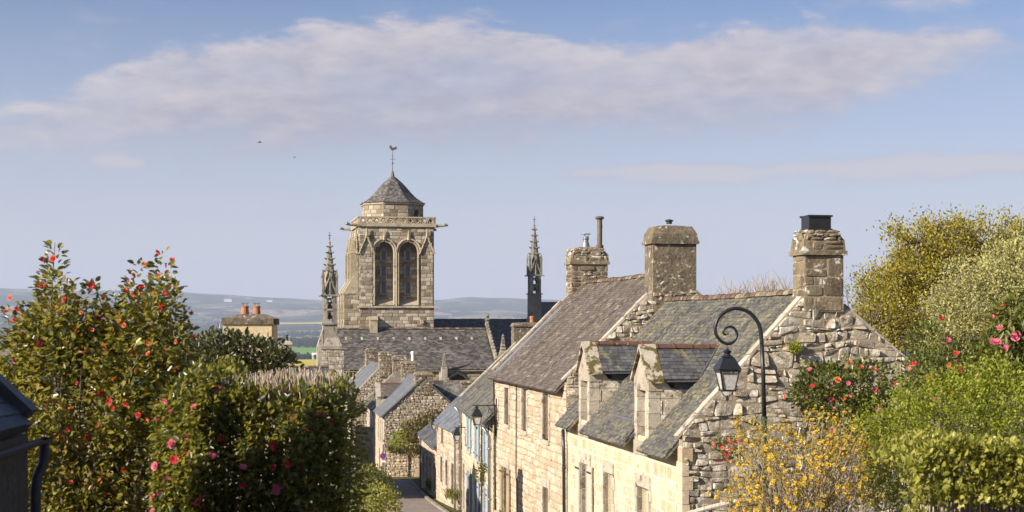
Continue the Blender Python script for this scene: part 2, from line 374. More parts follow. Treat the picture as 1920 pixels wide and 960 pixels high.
M['blue_slate'] = surface('blue_slate', [(.115, .125, .145), (.15, .16, .18), (.19, .2, .215), (.14, .148, .165)], [((.27, .26, .14), .9, .6, .14, .3)], rough=.5, var=.15, bump=.15, spec=.5)
M['dark_slate'] = surface('dark_slate', [(.06, .062, .068), (.085, .086, .092), (.11, .11, .114), (.15, .148, .145)], [((.28, .26, .12), 1.6, .58, .07, .65), (PALE, 5, .66, .05, .6)], rough=.6, var=.2, bump=.2)
M['nave_slate'] = surface('nave_slate', [(.055, .05, .047), (.085, .077, .072), (.115, .105, .097), (.2, .18, .165), (.075, .066, .06)], [((.27, .25, .22), .35, .57, .1, .55)], rough=.8, var=.3, grain=1.6, bump=.2)
M['darker_slate'] = surface('darker_slate', [(.04, .042, .05), (.06, .062, .072), (.085, .087, .095)], rough=.5, var=.2, bump=.2)  # darkest of the slate tones, for dormer cheeks and outhouse roof
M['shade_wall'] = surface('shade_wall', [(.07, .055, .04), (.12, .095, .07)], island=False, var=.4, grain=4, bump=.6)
M['shade_dark_zinc'] = plain('shade_dark_zinc', (.035, .037, .042), .5, .3)  # zinc colour darkened to carry the shade on the outhouse gutter and coping
M['lead'] = plain('lead', (.17, .175, .19), .45, .25)
M['ridge_tile'] = surface('ridge_tile', [(.085, .058, .048), (.12, .078, .06), (.155, .105, .08), (.27, .235, .16), (.1, .07, .056)], [((.45, .4, .22), 3.0, .58, .08, .7), (DARKL, 2.3, .58, .12, .6)], var=.25, bump=.4)
M['brown_ridge'] = surface('brown_ridge', [(.1, .05, .04), (.14, .07, .05), (.17, .085, .06)], [((.42, .38, .2), 3.4, .6, .06, .7)], rough=.55, var=.25, bump=.3)
M['zinc'] = plain('zinc', (.3, .31, .33), .4, .2, .7)
M['black_metal'] = plain('black_metal', (.018, .019, .022), .38, .15, 0, .5, .03)
M['green_metal'] = plain('green_metal', (.022, .055, .035), .42, .3, 0, .5, .06)
M['rust_metal'] = plain('rust_metal', (.13, .105, .08), .7, .4)
M['frost_glass'] = plain('frost_glass', (.55, .53, .5), .25, .04, 0, .5, 0)
M['beige_paint'] = plain('beige_paint', (.55, .48, .4), .55, .06)
M['white_paint'] = plain('white_paint', (.72, .7, .66), .5, .06)
M['blue_paint'] = plain('blue_paint', (.38, .48, .6), .5, .1)
M['dark_glass'] = plain('dark_glass', (.012, .014, .017), .08, .1, 0, .6, 0)
M['old_wood'] = surface('old_wood', [(.33, .25, .16), (.42, .33, .21)], island=False, var=.25, bump=.3)
M['cream_render'] = surface('cream_render', [(.62, .5, .31), (.7, .57, .36)], island=False, var=.08, grain=3, bump=.1)
M['terracotta'] = plain('terracotta', (.42, .17, .08), .8, .25)
M['asphalt'] = surface('asphalt', [(.2, .165, .14), (.25, .21, .18), (.29, .25, .22)], island=False, var=.2, grain=3, bump=.3, bump_scale=60)
M['kerb_stone'] = surface('kerb_stone', [(.2, .18, .15), (.3, .27, .23)], var=.2)
M['void'] = plain('void', (.01, .01, .01), .9, .1)
M['bronze'] = plain('bronze', (.12, .07, .03), .5, .2, .6)
M['bark'] = surface('bark', [(.09, .07, .05), (.15, .12, .09), (.2, .165, .125)], island=False, var=.35, grain=12, bump=.6)
M['pale_twig'] = surface('pale_twig', [(.24, .185, .135), (.37, .3, .235), (.46, .385, .31)], var=.25, bump=.2)
M['sign_blue'] = plain('sign_blue', (.03, .06, .35), .4, .03); M['sign_red'] = plain('sign_red', (.55, .03, .04), .4, .03)
def leaf_mat(name, cols, trans, tf=.35, rough=.42, spec=.45):
    m, N, L, B = newmat(name)
    g = N.new('ShaderNodeNewGeometry'); r = ramp_node(N, [(i / max(1, len(cols) - 1), c) for i, c in enumerate(cols)])
    L.new(g.outputs['Random Per Island'], r.inputs[0]); L.new(r.outputs[0], B.inputs['Base Color'])
    B.inputs['Roughness'].default_value = rough; B.inputs['Specular IOR Level'].default_value = spec
    t = N.new('ShaderNodeBsdfTranslucent'); hs = N.new('ShaderNodeMixRGB'); hs.inputs[0].default_value = .5
    L.new(r.outputs[0], hs.inputs[1]); hs.inputs[2].default_value = (*trans, 1); L.new(hs.outputs[0], t.inputs['Color'])
    mx = N.new('ShaderNodeMixShader'); mx.inputs[0].default_value = tf
    L.new(B.outputs[0], mx.inputs[1]); L.new(t.outputs[0], mx.inputs[2]); L.new(mx.outputs[0], N['Material Output'].inputs[0])
    return m
M['camellia_leaf'] = leaf_mat('camellia_leaf', [(.014, .032, .010), (.026, .048, .014), (.07, .095, .022), (.36, .33, .085), (.2, .09, .03)], (.75, .64, .09), .45, .3, .6)  # yellow tone puts sunlit highlights into random leaves' colour; russet is leaf colour
M['hedge_leaf'] = leaf_mat('hedge_leaf', [(.014, .032, .010), (.03, .052, .015), (.09, .11, .025), (.36, .33, .08)], (.72, .62, .08), .44, .32, .55)
M['rhodo_leaf'] = leaf_mat('rhodo_leaf', [(.03, .045, .016), (.06, .075, .028), (.11, .11, .04), (.19, .16, .07)], (.25, .24, .05), .25, .38)
M['oak_leaf'] = leaf_mat('oak_leaf', [(.17, .165, .02), (.28, .25, .026), (.43, .36, .04), (.36, .28, .1)], (.7, .56, .04), .35, .6, .2)
M['pale_leaf'] = leaf_mat('pale_leaf', [(.28, .28, .08), (.4, .39, .13), (.5, .47, .19), (.57, .52, .26)], (.62, .58, .22), .35, .6, .2)
M['bright_leaf'] = leaf_mat('bright_leaf', [(.13, .165, .014), (.2, .235, .02), (.28, .31, .03), (.36, .36, .07)], (.6, .62, .04), .4, .5, .3)
M['lime_leaf'] = leaf_mat('lime_leaf', [(.11, .135, .02), (.24, .25, .04), (.38, .37, .07), (.5, .47, .13)], (.5, .46, .06), .4, .4, .4)
M['azalea_leaf'] = leaf_mat('azalea_leaf', [(.2, .17, .035), (.36, .3, .06), (.48, .4, .1)], (.55, .42, .07), .35, .5)
M['shrub_leaf'] = leaf_mat('shrub_leaf', [(.04, .062, .014), (.085, .11, .022), (.15, .165, .032), (.24, .22, .05)], (.38, .36, .04), .35, .4)
M['wall_leaf'] = leaf_mat('wall_leaf', [(.08, .075, .02), (.14, .11, .03), (.2, .15, .05)], (.3, .25, .05), .3, .5)
M['grass'] = leaf_mat('grass', [(.09, .1, .02), (.16, .16, .03), (.22, .2, .05)], (.35, .35, .05), .3, .6)
M['wood_leaf'] = leaf_mat('wood_leaf', [(.02, .032, .014), (.035, .05, .02), (.05, .06, .028)], (.1, .12, .04), .2, .6, .2)
M['red_petal'] = leaf_mat('red_petal', [(.5, .025, .03), (.6, .05, .05)], (.8, .08, .06), .3, .5)
M['coral_petal'] = leaf_mat('coral_petal', [(.62, .11, .05), (.7, .2, .09)], (.8, .2, .08), .3, .5)
M['pink_petal'] = leaf_mat('pink_petal', [(.58, .07, .16), (.68, .16, .26)], (.8, .2, .3), .3, .5)
M['yellow_petal'] = leaf_mat('yellow_petal', [(.82, .56, .06), (.86, .68, .13)], (.9, .65, .08), .35, .5)
# ------------------------------------------------------------------ ground
GY = [-400, -60, 0, 8, 32, 54, 68, 95, 125, 160, 260, 400, 700, 1000, 1500, 2200, 3000, 4000, 5000, 5600, 7000, 9500, 11000, 20000]
GZ = [40, 4, -1.75, -3.0, -7.0, -8.35, -8.9, -10.2, -11.8, -14, -21, -30, -36, -39, -41, -45, -46, -40, -15, 0, 55, 150, 120, -200]
SX = [-400, 0, 120, 340, 470, 620, 830, 880, 990, 1300, 2300]
SY = [550, 543, 546, 552, 561, 563, 562, 557, 566, 578, 590]
def gz(x, y):
    r = math.hypot(x, y)
    d = y if r < 300 else (y + (r - y) * min(1, (r - 300) / 500))
    z = float(np.interp(d, GY, GZ))
    if r > 5000:
        a = 960 + math.atan2(x, max(abs(y), 1e-3)) * FPX
        top = (HZ - float(np.interp(a, SX, SY))) / FPX * 9500
        w = float(np.interp(d, [5000, 9500], [0, 1])); w = w * w * (3 - 2 * w)
        if d <= 9500: z = (-15) * (1 - w) + top * w
        else: z = top + (d - 9500) * -.03
        z += (math.sin(x * .0031 + 1) * math.sin(d * .0023) * 14 + math.sin(x * .0074) * 3.5 + math.sin(x * .019 + 2) * 1.5) * min(1, (d - 5000) / 1500)
    elif r > 600: z += math.sin(x * .006 + 1.3) * math.sin(d * .004) * 4 * min(1, (r - 600) / 600)
    return z
def terrain_mat():
    m, N, L, B = newmat('terrain')
    tc = N.new('ShaderNodeTexCoord'); mp = N.new('ShaderNodeMapping'); L.new(tc.outputs['Object'], mp.inputs[0]); mp.inputs['Scale'].default_value = (.0042, .0021, 0)
    nz = noise_node(N, L, mp.outputs[0], 2.2, 3, .5)
    vv = mixc(N, L, .12, mp.outputs[0], nz.outputs['Color'], 'ADD')
    vo = N.new('ShaderNodeTexVoronoi'); vo.inputs['Scale'].default_value = 1.0; L.new(vv, vo.inputs['Vector'])
    sp = N.new('ShaderNodeSeparateColor'); L.new(vo.outputs['Color'], sp.inputs[0])
    r = ramp_node(N, [(0, (.07, .09, .035)), (.15, (.13, .17, .06)), (.3, (.25, .19, .12)), (.44, (.05, .065, .035)), (.56, (.34, .27, .18)), (.68, (.14, .18, .06)), (.8, (.03, .04, .025)), (.93, (.42, .36, .2))], 'CONSTANT')
    L.new(sp.outputs[0], r.inputs[0])
    ve = N.new('ShaderNodeTexVoronoi'); ve.feature = 'DISTANCE_TO_EDGE'; L.new(vv, ve.inputs['Vector'])
    e = ramp_node(N, [(.02, (1, 1, 1)), (.05, (0, 0, 0))]); L.new(ve.outputs['Distance'], e.inputs[0])
    col = mixc(N, L, e.outputs[0], r.outputs[0], (.02, .026, .018))
    w = noise_node(N, L, mp.outputs[0], 1.3, 6, .6); wr = ramp_node(N, [(.5, (0, 0, 0)), (.53, (1, 1, 1))]); L.new(w.outputs['Fac'], wr.inputs[0])
    col = mixc(N, L, wr.outputs[0], col, (.02, .027, .018))
    cd = N.new('ShaderNodeVectorMath'); cd.operation = 'LENGTH'; L.new(tc.outputs['Object'], cd.inputs[0])
    mr = N.new('ShaderNodeMapRange'); mr.inputs['From Min'].default_value = 300; mr.inputs['From Max'].default_value = 500; L.new(cd.outputs['Value'], mr.inputs[0])
    n2 = noise_node(N, L, tc.outputs['Object'], 2.5, 6, .6); g = ramp_node(N, [(.3, (.05, .05, .02)), (.6, (.11, .11, .035)), (.75, (.16, .13, .07))]); L.new(n2.outputs['Fac'], g.inputs[0])
    col = mixc(N, L, mr.outputs[0], g.outputs[0], col)
    L.new(col, B.inputs['Base Color']); B.inputs['Roughness'].default_value = 1; B.inputs['Specular IOR Level'].default_value = .1
    return m
def ground():
    ang = sorted(set(list(np.linspace(-180, 180, 37)) + list(np.linspace(-26, 26, 131))))
    ang = [a for a in ang if a > -179.9]
    rad = [2, 4, 6, 8] + list(np.arange(10, 100, 3)) + list(np.geomspace(100, 5000, 60)) + list(np.linspace(5150, 9500, 40)) + [9700, 10000, 10600]
    vs = [(0, 0, gz(0, 0))]; na = len(ang)
    for r in rad:
        for a in ang:
            x, y = r * math.sin(R(a)), r * math.cos(R(a)); vs.append((x, y, gz(x, y)))
    fs = [(0, 1 + (k + 1) % na, 1 + k) for k in range(na)]
    for i in range(len(rad) - 1):
        for k in range(na):
            a, b = 1 + i * na + k, 1 + i * na + (k + 1) % na
            fs.append((a, b, b + na, a + na))
    mb = MB(); mb.add(vs, fs); tag(mb.build('ground', terrain_mat(), smooth=True), kind='structure')
ground()
YAW = 11.1
uC = Vector((-math.sin(R(YAW)), math.cos(R(YAW)), 0))
def strip(name, path, wl, mat, dz, step=1.5, kind='structure'):
    """A road-like sheet along (x_right, x_left, y) stations."""
    mb = MB(); ys = np.arange(path[0][0], path[-1][0] + .01, step); row = []
    for y in ys:
        a = float(np.interp(y, [p[0] for p in path], [p[1] for p in path])); b = float(np.interp(y, [p[0] for p in path], [p[2] for p in path]))
        row.append([(a + (b - a) * t, y, gz(0, y) + dz + .05 * math.sin(math.pi * t)) for t in (0, .25, .5, .75, 1)])
    for i in range(len(row) - 1):
        for k in range(4): mb.add([row[i][k], row[i][k + 1], row[i + 1][k + 1], row[i + 1][k]], [(0, 1, 2, 3)])
    return tag(mb.build(name, mat, smooth=True), kind=kind)
strip('street', [(2, -3.2, 1.4), (32, -1.6, 2.9), (43, -3.4, .8), (54, -5.0, -1.3), (66, -6.2, -2.75), (77, -8.4, -4.5), (88, -10.6, -5.9), (94, -11.4, -6.6), (97, -13, -8.9), (120, -18, -13.6)], 3, M['asphalt'], .05)
def kerb():
    mb = MB(); rn = random.Random(4)
    P = [(43, .85), (54, -1.25), (66, -2.7), (77, -4.45), (88, -5.85), (93, -6.5)]
    y = 43.0
    while y < 92.5:
        e = y + rn.uniform(.7, 1.1)
        a, b = np.interp(y, *zip(*P)), np.interp(e - .02, *zip(*P))
        mb.beam((a, y, gz(0, y) + .07), (b, e - .02, gz(0, e) + .07), .16, .2); y = e
    tag(mb.build('kerb', M['kerb_stone']), kind='structure')
kerb()
def field(name, quads, mat, dz=1.2):
    mb = MB()
    for (pa, pb, ra, rb) in quads:
        n = 16; rows = []
        for i in range(5):
            r = ra + (rb - ra) * i / 4
            rows.append([((px - 960) / FPX * r, r, gz((px - 960) / FPX * r, r) + dz) for px in np.linspace(pa, pb, n)])
        for i in range(4):
            for k in range(n - 1): mb.add([rows[i][k], rows[i][k + 1], rows[i + 1][k + 1], rows[i + 1][k]], [(0, 1, 2, 3)])
    tag(mb.build(name, mat), kind='structure')
M['rape'] = surface('rape', [(.5, .38, .02), (.62, .5, .03)], island=False, var=.08, grain=.05, bump=0)
M['meadow'] = surface('meadow', [(.13, .25, .035), (.17, .31, .05)], island=False, var=.15, grain=.02, bump=0)
field('rape_field', [(520, 625, 1330, 1620), (900, 990, 1350, 1500)], M['rape'])
field('green_field', [(545, 640, 2050, 2700)], M['meadow'], 1.5)
field('far_rape_field', [(515, 612, 5350, 5900)], M['rape'], 5)
# ------------------------------------------------------------------ chimneys, windows, dormers
def chimney(parent, x0, x1, y0, y1, z0, z1, mat, mort, lip=.35, seed=0, ston=None, cap_mat=None, taper=.12, faces='fl', lh=.5):
    """Stack from z0 to z1 with a projecting lip and a tapered cap of height lh above it."""
    mb = MB(); zl = z1 - lh
    if ston is None: mb.box(x0, x1, y0, y1, z0, zl)
    else:
        mb.box(x0, x1, y0, y1, z0, zl, 1)
        stones(mb, plane((x0, y0, 0), (1, 0, 0), (0, -1, 0)), rect(0, z0, x1 - x0, zl), seed=seed, **ston)
        stones(mb, plane((x0, y1, 0), (0, -1, 0), (-1, 0, 0)), rect(0, z0, y1 - y0, zl), seed=seed + 1, **ston)
    o = mb.build('chimney', [mat, mort], parent)
    c = MB(); e = .07
    c.box(x0 - e, x1 + e, y0 - e, y1 + e, zl + .002, zl + .1)
    c.frustum(x0 - e * .6, x1 + e * .6, y0 - e * .6, y1 + e * .6, zl + .1, x0 - .02, x1 + .02, y0 - .02, y1 + .02, zl + lh * .55)
    t = taper
    c.frustum(x0 - .02, x1 + .02, y0 - .02, y1 + .02, zl + lh * .55, x0 + t, x1 - t, y0 + t, y1 - t, z1 - .03)
    if ston is not None and lh > .3:
        stones(c, plane((x0, y0 - .02, 0), (1, 0, 0), (0, -1, 0)), [(-.03, zl + .11), (x1 - x0 + .03, zl + .11), (x1 - x0 - t * .6, z1 - .05), (t * .6, z1 - .05)], seed=seed + 5, ch=(.14, .22), cw=(.2, .42), dep=(.015, .05), cut=.28, gap=.02)
        stones(c, plane((x0 - .02, y1, 0), (0, -1, 0), (-1, 0, 0)), [(0, zl + .11), (y1 - y0, zl + .11), (y1 - y0 - t * .6, z1 - .05), (t * .6, z1 - .05)], seed=seed + 6, ch=(.14, .22), cw=(.2, .42), dep=(.015, .05), cut=.28, gap=.02)
    cx, cy = (x0 + x1) / 2, (y0 + y1) / 2; w = (x1 - x0) / 2 - t
    c.lathe([(w * 1.0, 0), (w * .85, .03), (w * .45, .05), (.01, .06)], 14, (cx, cy, z1 - .04), 0, 0, ((y1 - y0) / 2 - t) / w)
    cp = c.build('chimney_cap', cap_mat or mat, o)
    return o
def window(parent, P, hole, dep=.28, frame='white_paint', lintel='coping_stone', bars=(2, 3), lh=.28, name='window', sill=True):
    """Frame with its glazing bars set back in a hole; pane, sill and lintel are its pieces. hole = (u0, v0, u1, v1) on wall plane P."""
    u0, v0, u1, v1 = hole
    def bx(mb, a, b, c, d, w0, w1):
        p = [P(a, b, w0), P(c, b, w0), P(c, d, w0), P(a, d, w0)]; q = [P(a, b, w1), P(c, b, w1), P(c, d, w1), P(a, d, w1)]
        mb.add(p + q, [(3, 2, 1, 0), (4, 5, 6, 7), (0, 1, 5, 4), (1, 2, 6, 5), (2, 3, 7, 6), (3, 0, 4, 7)])
    f = MB(); t = .07; w0, w1 = -dep, -dep + .06
    bx(f, u0 + .003, v0, u0 + t, v1, w0, w1); bx(f, u1 - t, v0, u1 - .003, v1, w0, w1)
    bx(f, u0 + t, v1 - t, u1 - t, v1 - .003, w0, w1); bx(f, u0 + t, v0 + .003, u1 - t, v0 + t, w0, w1)
    for i in range(1, bars[0]):
        c = u0 + (u1 - u0) * i / bars[0]; bx(f, c - .025, v0 + t, c + .025, v1 - t, w0 + .005, w1 - .005)
    for j in range(1, bars[1]):
        c = v0 + (v1 - v0) * j / bars[1]; bx(f, u0 + t, c - .015, u1 - t, c + .015, w0 + .01, w1 - .012)
    o = f.build(name, M[frame], parent)
    g = MB(); bx(g, u0 + .03, v0 + .03, u1 - .03, v1 - .03, -dep + .015, -dep + .025); g.build('pane', M['dark_glass'], o)
    s = MB(); bx(s, u0 - .14, v1, u1 + .14, v1 + lh, -.12, .045); s.build('lintel', M[lintel], o)
    if sill:
        s = MB(); bx(s, u0 - .1, v0 - .13, u1 + .1, v0, -dep, .07); s.build('sill', M[lintel], o)
    for a, b, sgn in ((u0 - .13, u0, -1), (u1, u1 + .13, 1)):
        j = MB(); v = v0; k = 0
        while v < v1 - .05:
            e = min(v1 - .004, v + .34); w = .09 if k % 2 else 0
            bx(j, a - (w if sgn < 0 else 0), v + .006, b + (w if sgn > 0 else 0), e - .006, -.1, .035); v = e; k += 1
        j.build('jamb', M[lintel], o)
    return o
def shutter(parent, P, u0, u1, v0, v1, mat, name='shutter', ajar=0.0):
    mb = MB(); n = 5
    for i in range(n):
        a, b = u0 + (u1 - u0) * i / n + .004, u0 + (u1 - u0) * (i + 1) / n - .004
        w0 = .05 + ajar * (a - u0) / (u1 - u0); w1 = .05 + ajar * (b - u0) / (u1 - u0)
        p = [P(a, v0, w0), P(b, v0, w1), P(b, v1, w1), P(a, v1, w0)]; q = [P(a, v0, w0 + .045), P(b, v0, w1 + .045), P(b, v1, w1 + .045), P(a, v1, w0 + .045)]
        mb.add(p + q, [(3, 2, 1, 0), (4, 5, 6, 7), (0, 1, 5, 4), (1, 2, 6, 5), (2, 3, 7, 6), (3, 0, 4, 7)])
    o = mb.build(name, mat, parent)
    for v in (v0 + .2, v1 - .2):
        h = MB(); h.prism([P(u0, v, .096), P(u1, v, .096 + ajar), P(u1, v + .05, .096 + ajar), P(u0, v + .05, .096)], P(0, 0, .012) - P(0, 0, 0)); h.build('strap_hinge', M['black_metal'], o)
    return o
def dormer(parent, yc, ze, xr, zr, w=1.25, zb=None, zeave=None, zrid=None, seed=0, mossy=True, roofmat='dark_slate'):
    """Stone-fronted wall dormer with slate cheeks; its ridge runs back into the main slope."""
    k = (zr - ze) / xr; zb = zb if zb is not None else ze - .15; zeave = zeave or ze + 1.4; zrid = zrid or ze + 2.05
    y0, y1 = yc - w / 2, yc + w / 2; jw = .24; xe = (zeave - ze) / k; xx = (zrid - ze) / k
    mb = MB()
    # front: jambs, sill block and gable over the opening, 3 cm proud of the facade
    for a, b in ((y0, y0 + jw), (y1 - jw, y1)):
        z = zb; j = 0
        while z < zeave - .32:
            e = min(z + .36, zeave - .3); mb.box(-.03 - .008 * (j % 2), .25, a, b, z + .005, e - .005); z = e; j += 1
    mb.box(-.045, .25, y0 - .05, y1 + .05, zb - .3, zb + .02)
    mb.box(-.035, .3, y0 - .02, y1 + .02, zeave - .3, zeave)
    mb.prism([(-.03, y0, zeave + .002), (-.03, y1, zeave + .002), (-.03, yc, zrid - .04)], (.3, 0, 0))
    # stone cheek with a hollowed top, then slate-hung cheek
    zf = lambda x: ze + k * x - .06
    ck = [(.25, zf(.25)), (.85, zf(.85)), (.85, zeave - .38), (.75, zeave - .3), (.62, zeave - .26), (.5, zeave - .22), (.4, zeave - .1), (.25, zeave - .04)]
    mb.prism([(x, y0 + .012, z) for x, z in ck], (0, w - .024, 0))
    o = mb.build('dormer', [M['coping_stone'], M['grey_mortar']], parent)
    cs = MB()
    stones(cs, plane((.25, y0 + .012, 0), (1, 0, 0), (0, -1, 0)), [(0, zf(.25)), (.6, zf(.85)), (.6, zeave - .4), (.28, zeave - .26), (0, zeave - .08)], seed=seed, ch=(.3, .45), cw=(.35, .7), dep=(.006, .02), gap=.012, split=.05, cut=.1)
    cs.build('stone_cheek', M['lichen_rubble'], o)
    sc_ = MB(); body = [(.6, zf(.6)), (xe + .02, zf(xe + .02) + .03), (xe - .03, zeave - .03), (.6, zeave - .03)]
    sc_.prism([(x, y0 + .06, z) for x, z in body], (0, w - .12, 0))
    def sk(u, v):
        x = .6 + u; z = zeave - 1.6 + v
        return z < ze + k * x - .1 or z > zeave
    slates(sc_, (.6, y0 + .06, zeave - 1.6), (1, 0, 0), (0, 0, 1), (0, -1, 0), xe - .6, 1.6, .18, .115, skip=sk, seed=seed + 3)
    sc_.build('slate_cheek', M['darker_slate'], o)
    r = MB(); ov = .1; hh = (zrid - zeave) / (w / 2)
    for sgn in (-1, 1):
        ye = yc + sgn * (w / 2 + ov); zl = zeave - ov * hh
        p = [(.3, ye, zl + .02), (xe - .1, ye, zl + .02), (xx + .05, yc, zrid + .02), (.3, yc, zrid + .02)]
        r.prism(p, (0, 0, .05))
        h = Vector((1, 0, 0)); s = Vector((0, -sgn * (w / 2 + ov), zrid - zl)).normalized(); n = Vector((0, sgn * (zrid - zl), (w / 2 + ov))).normalized(); S = math.hypot(w / 2 + ov, zrid - zl)
        slates(r, Vector((.3, ye, zl + .072)), h, s, n, xx - .25, S, .18, .115, skip=lambda u, v: (.3 + u) > xe + (xx - xe) * (v / S) + .1, seed=seed + 5)
    r.build('dormer_roof', M[roofmat], o)
    g = MB()
    for sgn in (-1, 1):
        ye = yc + sgn * (w / 2 + .13); zl = zeave - .13 * hh
        g.prism([(-.1, ye, zl + .03), (-.1, yc, zrid + .05), (-.1, yc, zrid + .15), (-.1, ye, zl + .12)], (.41, 0, 0))
    g.build('gable_coping', M['moss_stone'] if mossy else M['coping_stone'], o)
    t = MB(); ridge_tiles(t, (.31, yc, zrid + .1), (xx + .1, yc, zrid + .08), .11, seed=seed); t.build('ridge_tiles', M['brown_ridge'], o)
    l = MB()
    for sgn in (-1, 1):
        ye = yc + sgn * (w / 2 + .04)
        l.beam((xe - .05, ye + sgn * .08, zeave - .02), (xx + .02, yc + sgn * .05, zrid + .06), .02, .2, (k * -1, 0, 1))
    l.build('lead_flashing', M['lead'], o)
    P = plane((-.03, y0, 0), (0, 1, 0), (-1, 0, 0))
    f = MB(); f.box(.17, .2, y0 + jw, y0 + jw + .06, zb + .02, zeave - .3); f.box(.17, .2, y1 - jw - .06, y1 - jw, zb + .02, zeave - .3)
    f.box(.17, .2, y0 + jw, y1 - jw, zeave - .36, zeave - .3); f.box(.17, .2, yc - .025, yc + .025, zb + .02, zeave - .36)
    for q in (.33, .66): f.box(.175, .195, y0 + jw, y1 - jw, zb + (zeave - .3 - zb) * q - .012, zb + (zeave - .3 - zb) * q + .012)
    f.build('window_frame', M['beige_paint'], o)
    q = MB(); q.box(.2, .21, y0 + jw + .01, y1 - jw - .01, zb + .03, zeave - .31); q.build('pane', M['dark_glass'], o)
    return o
def house(name, label, loc, rz, W, L, xr, ze, zr, zeb, stone='grey_rubble', mort='grey_mortar', fstone=None, fmort=None, roofm='blue_slate', holes=(), ston=None, fston=None, group=None,
          par_n=.0, par_f=.0, over=.28, sw=.22, sl=.17, ridge='ridge_tile', seed=0, dormers=(), zg=-2.0, bothroof=True, thick=.011, cops='coping_stone', cat='house', facade=True, gable=True, miss=0, chx=None):
    """x into the plot, y along the street away from the camera; street front at x = 0."""
    H = thing(name, label, cat, loc, rz, group)
    k = (zr - ze) / xr; kb = (zr - zeb) / (W - xr); fstone = fstone or stone; fmort = fmort or mort
    ston = ston or {}; fston = fston or ston
    w = MB()
    P = plane((0, L, 0), (0, -1, 0), (-1, 0, 0))        # u = L - y
    hs = [(L - b, c, L - a, d) for (a, c, b, d) in holes]
    w.sheet(P, rect(0, zg, L, ze), [rect(*h) for h in hs])
    for h in hs: w.reveal(P, rect(*h), .3)
    bw = MB(); bw.add([(W, 0, zg), (W, L, zg), (W, L, zeb), (W, 0, zeb)], [(0, 1, 2, 3)]); bw.build('back_wall', M[mort], H)
    if facade: stones(w, P, rect(0, zg + 1.5, L, ze), [(a - .13, b - .13, c + .13, d + .26) for a, b, c, d in hs], seed=seed, mi=1, **fston)
    o = w.build('front_wall', [M[fmort], M[fstone]], H)
    for nm, y, pr, vis in (('gable_wall', 0, par_n, gable), ('far_gable', L - .27, par_f, False)):
        g = MB(); top = pr if pr else -.06
        poly = [(.004, zg), (W - .004, zg), (W - .004, zeb + top), (xr, zr + top), (.004, ze + top)]
        g.prism([(x, y + .004 if y == 0 else y, z) for x, z in poly], (0, .26, 0))
        if vis: stones(g, plane((0, y + .004, 0), (1, 0, 0), (0, -1, 0)), [(0, zg + 1.2), (W, zg + 1.2), (W, zeb + top), (xr, zr + top), (0, ze + top)], seed=seed + 1, mi=1, **ston)
        gm = g.build(nm, [M[mort], M[stone]], H)
        if pr:
            xa_, xb_ = chx or (xr, xr)
            c = MB(); coping(c, (-.1, y + .13, ze + pr - .1 * k + .02), (xa_, y + .13, zr + pr + .02 - (xr - xa_) * k), .27, .06, seed=seed)
            c.build('coping', M[cops], gm); c = MB(); coping(c, (xb_, y + .13, zr + pr + .02 - (xb_ - xr) * kb), (W + .03, y + .13, zeb + pr - .03 * kb + .02), .27, .06, seed=seed + 9)
            c.build('coping', M[cops], gm)
    r = MB(); ya, yb = (.27 if par_n else -.12), (L - .27 if par_f else L + .12)
    xo = -over; zo = ze - over * k; S = math.hypot(xr + over, zr - zo)
    h = Vector((0, 1, 0)); s = Vector((xr + over, 0, zr - zo)).normalized(); n = Vector((-s.z, 0, s.x))
    gaps = sorted((d['yc'] - d.get('w', 1.25) / 2 - .02, d['yc'] + d.get('w', 1.25) / 2 + .02) for d in dormers)
    sl_low = (over + .25) / s.x
    y = ya
    for a, b in gaps + [(yb, yb)]:                       # overhang broken at the dormers
        p0 = Vector((xo, 0, zo)); p1 = p0 + s * sl_low
        r.prism([(p0.x, y, p0.z), (p1.x, y, p1.z), (p1.x, a, p1.z), (p0.x, a, p0.z)], n * .05)
        y = b
    p1 = Vector((xo, 0, zo)) + s * sl_low; p2 = Vector((xr, 0, zr))
    r.prism([(p1.x, ya, p1.z), (p2.x, ya, p2.z), (p2.x, yb, p2.z), (p1.x, yb, p1.z)], n * .05)
    r.prism([(xr, ya, zr), (W + over, ya, zeb - over * kb), (W + over, yb, zeb - over * kb), (xr, yb, zr)], (0, 0, .07))
    def skip(u, v):
        yy = ya + u
        if v < sl_low + .05:
            for a, b in gaps:
                if a - .05 < yy < b + .05: return True
        return False
    slates(r, Vector((xo, ya, zo)) + n * .052, h, s, n, yb - ya, S, sw, sl, thick, skip, seed, miss=miss)
    rf = r.build('roof', M[roofm], H)
    if ridge:
        t = MB(); ym = (ya + yb) / 2; ridge_tiles(t, (xr, ya, zr + .1), (xr, ym, zr + .065), .13, seed=seed); ridge_tiles(t, (xr, ym, zr + .065), (xr, yb, zr + .09), .13, seed=seed + 1); t.build('ridge_tiles', M[ridge], rf)
    for d in dormers: dormer(H, ze=ze, xr=xr, zr=zr, seed=seed + 40, **d)
    for hh in hs: H_w = None
    H['_L'] = L
    return H, P, hs, rf
def downpipe(parent, path, r=.05, mat='zinc', name='downpipe'):
    mb = MB(); mb.tube(path, r, 8)
    for i in range(len(path) - 1):
        p, q = Vector(path[i]), Vector(path[i + 1])
        if (q - p).length > 1.5:
            for t in (.1, .5, .9): c = p.lerp(q, t); mb.lathe([(r + .015, -.03), (r + .015, .03)], 8, c)
    return mb.build(name, M[mat], parent, smooth=True)
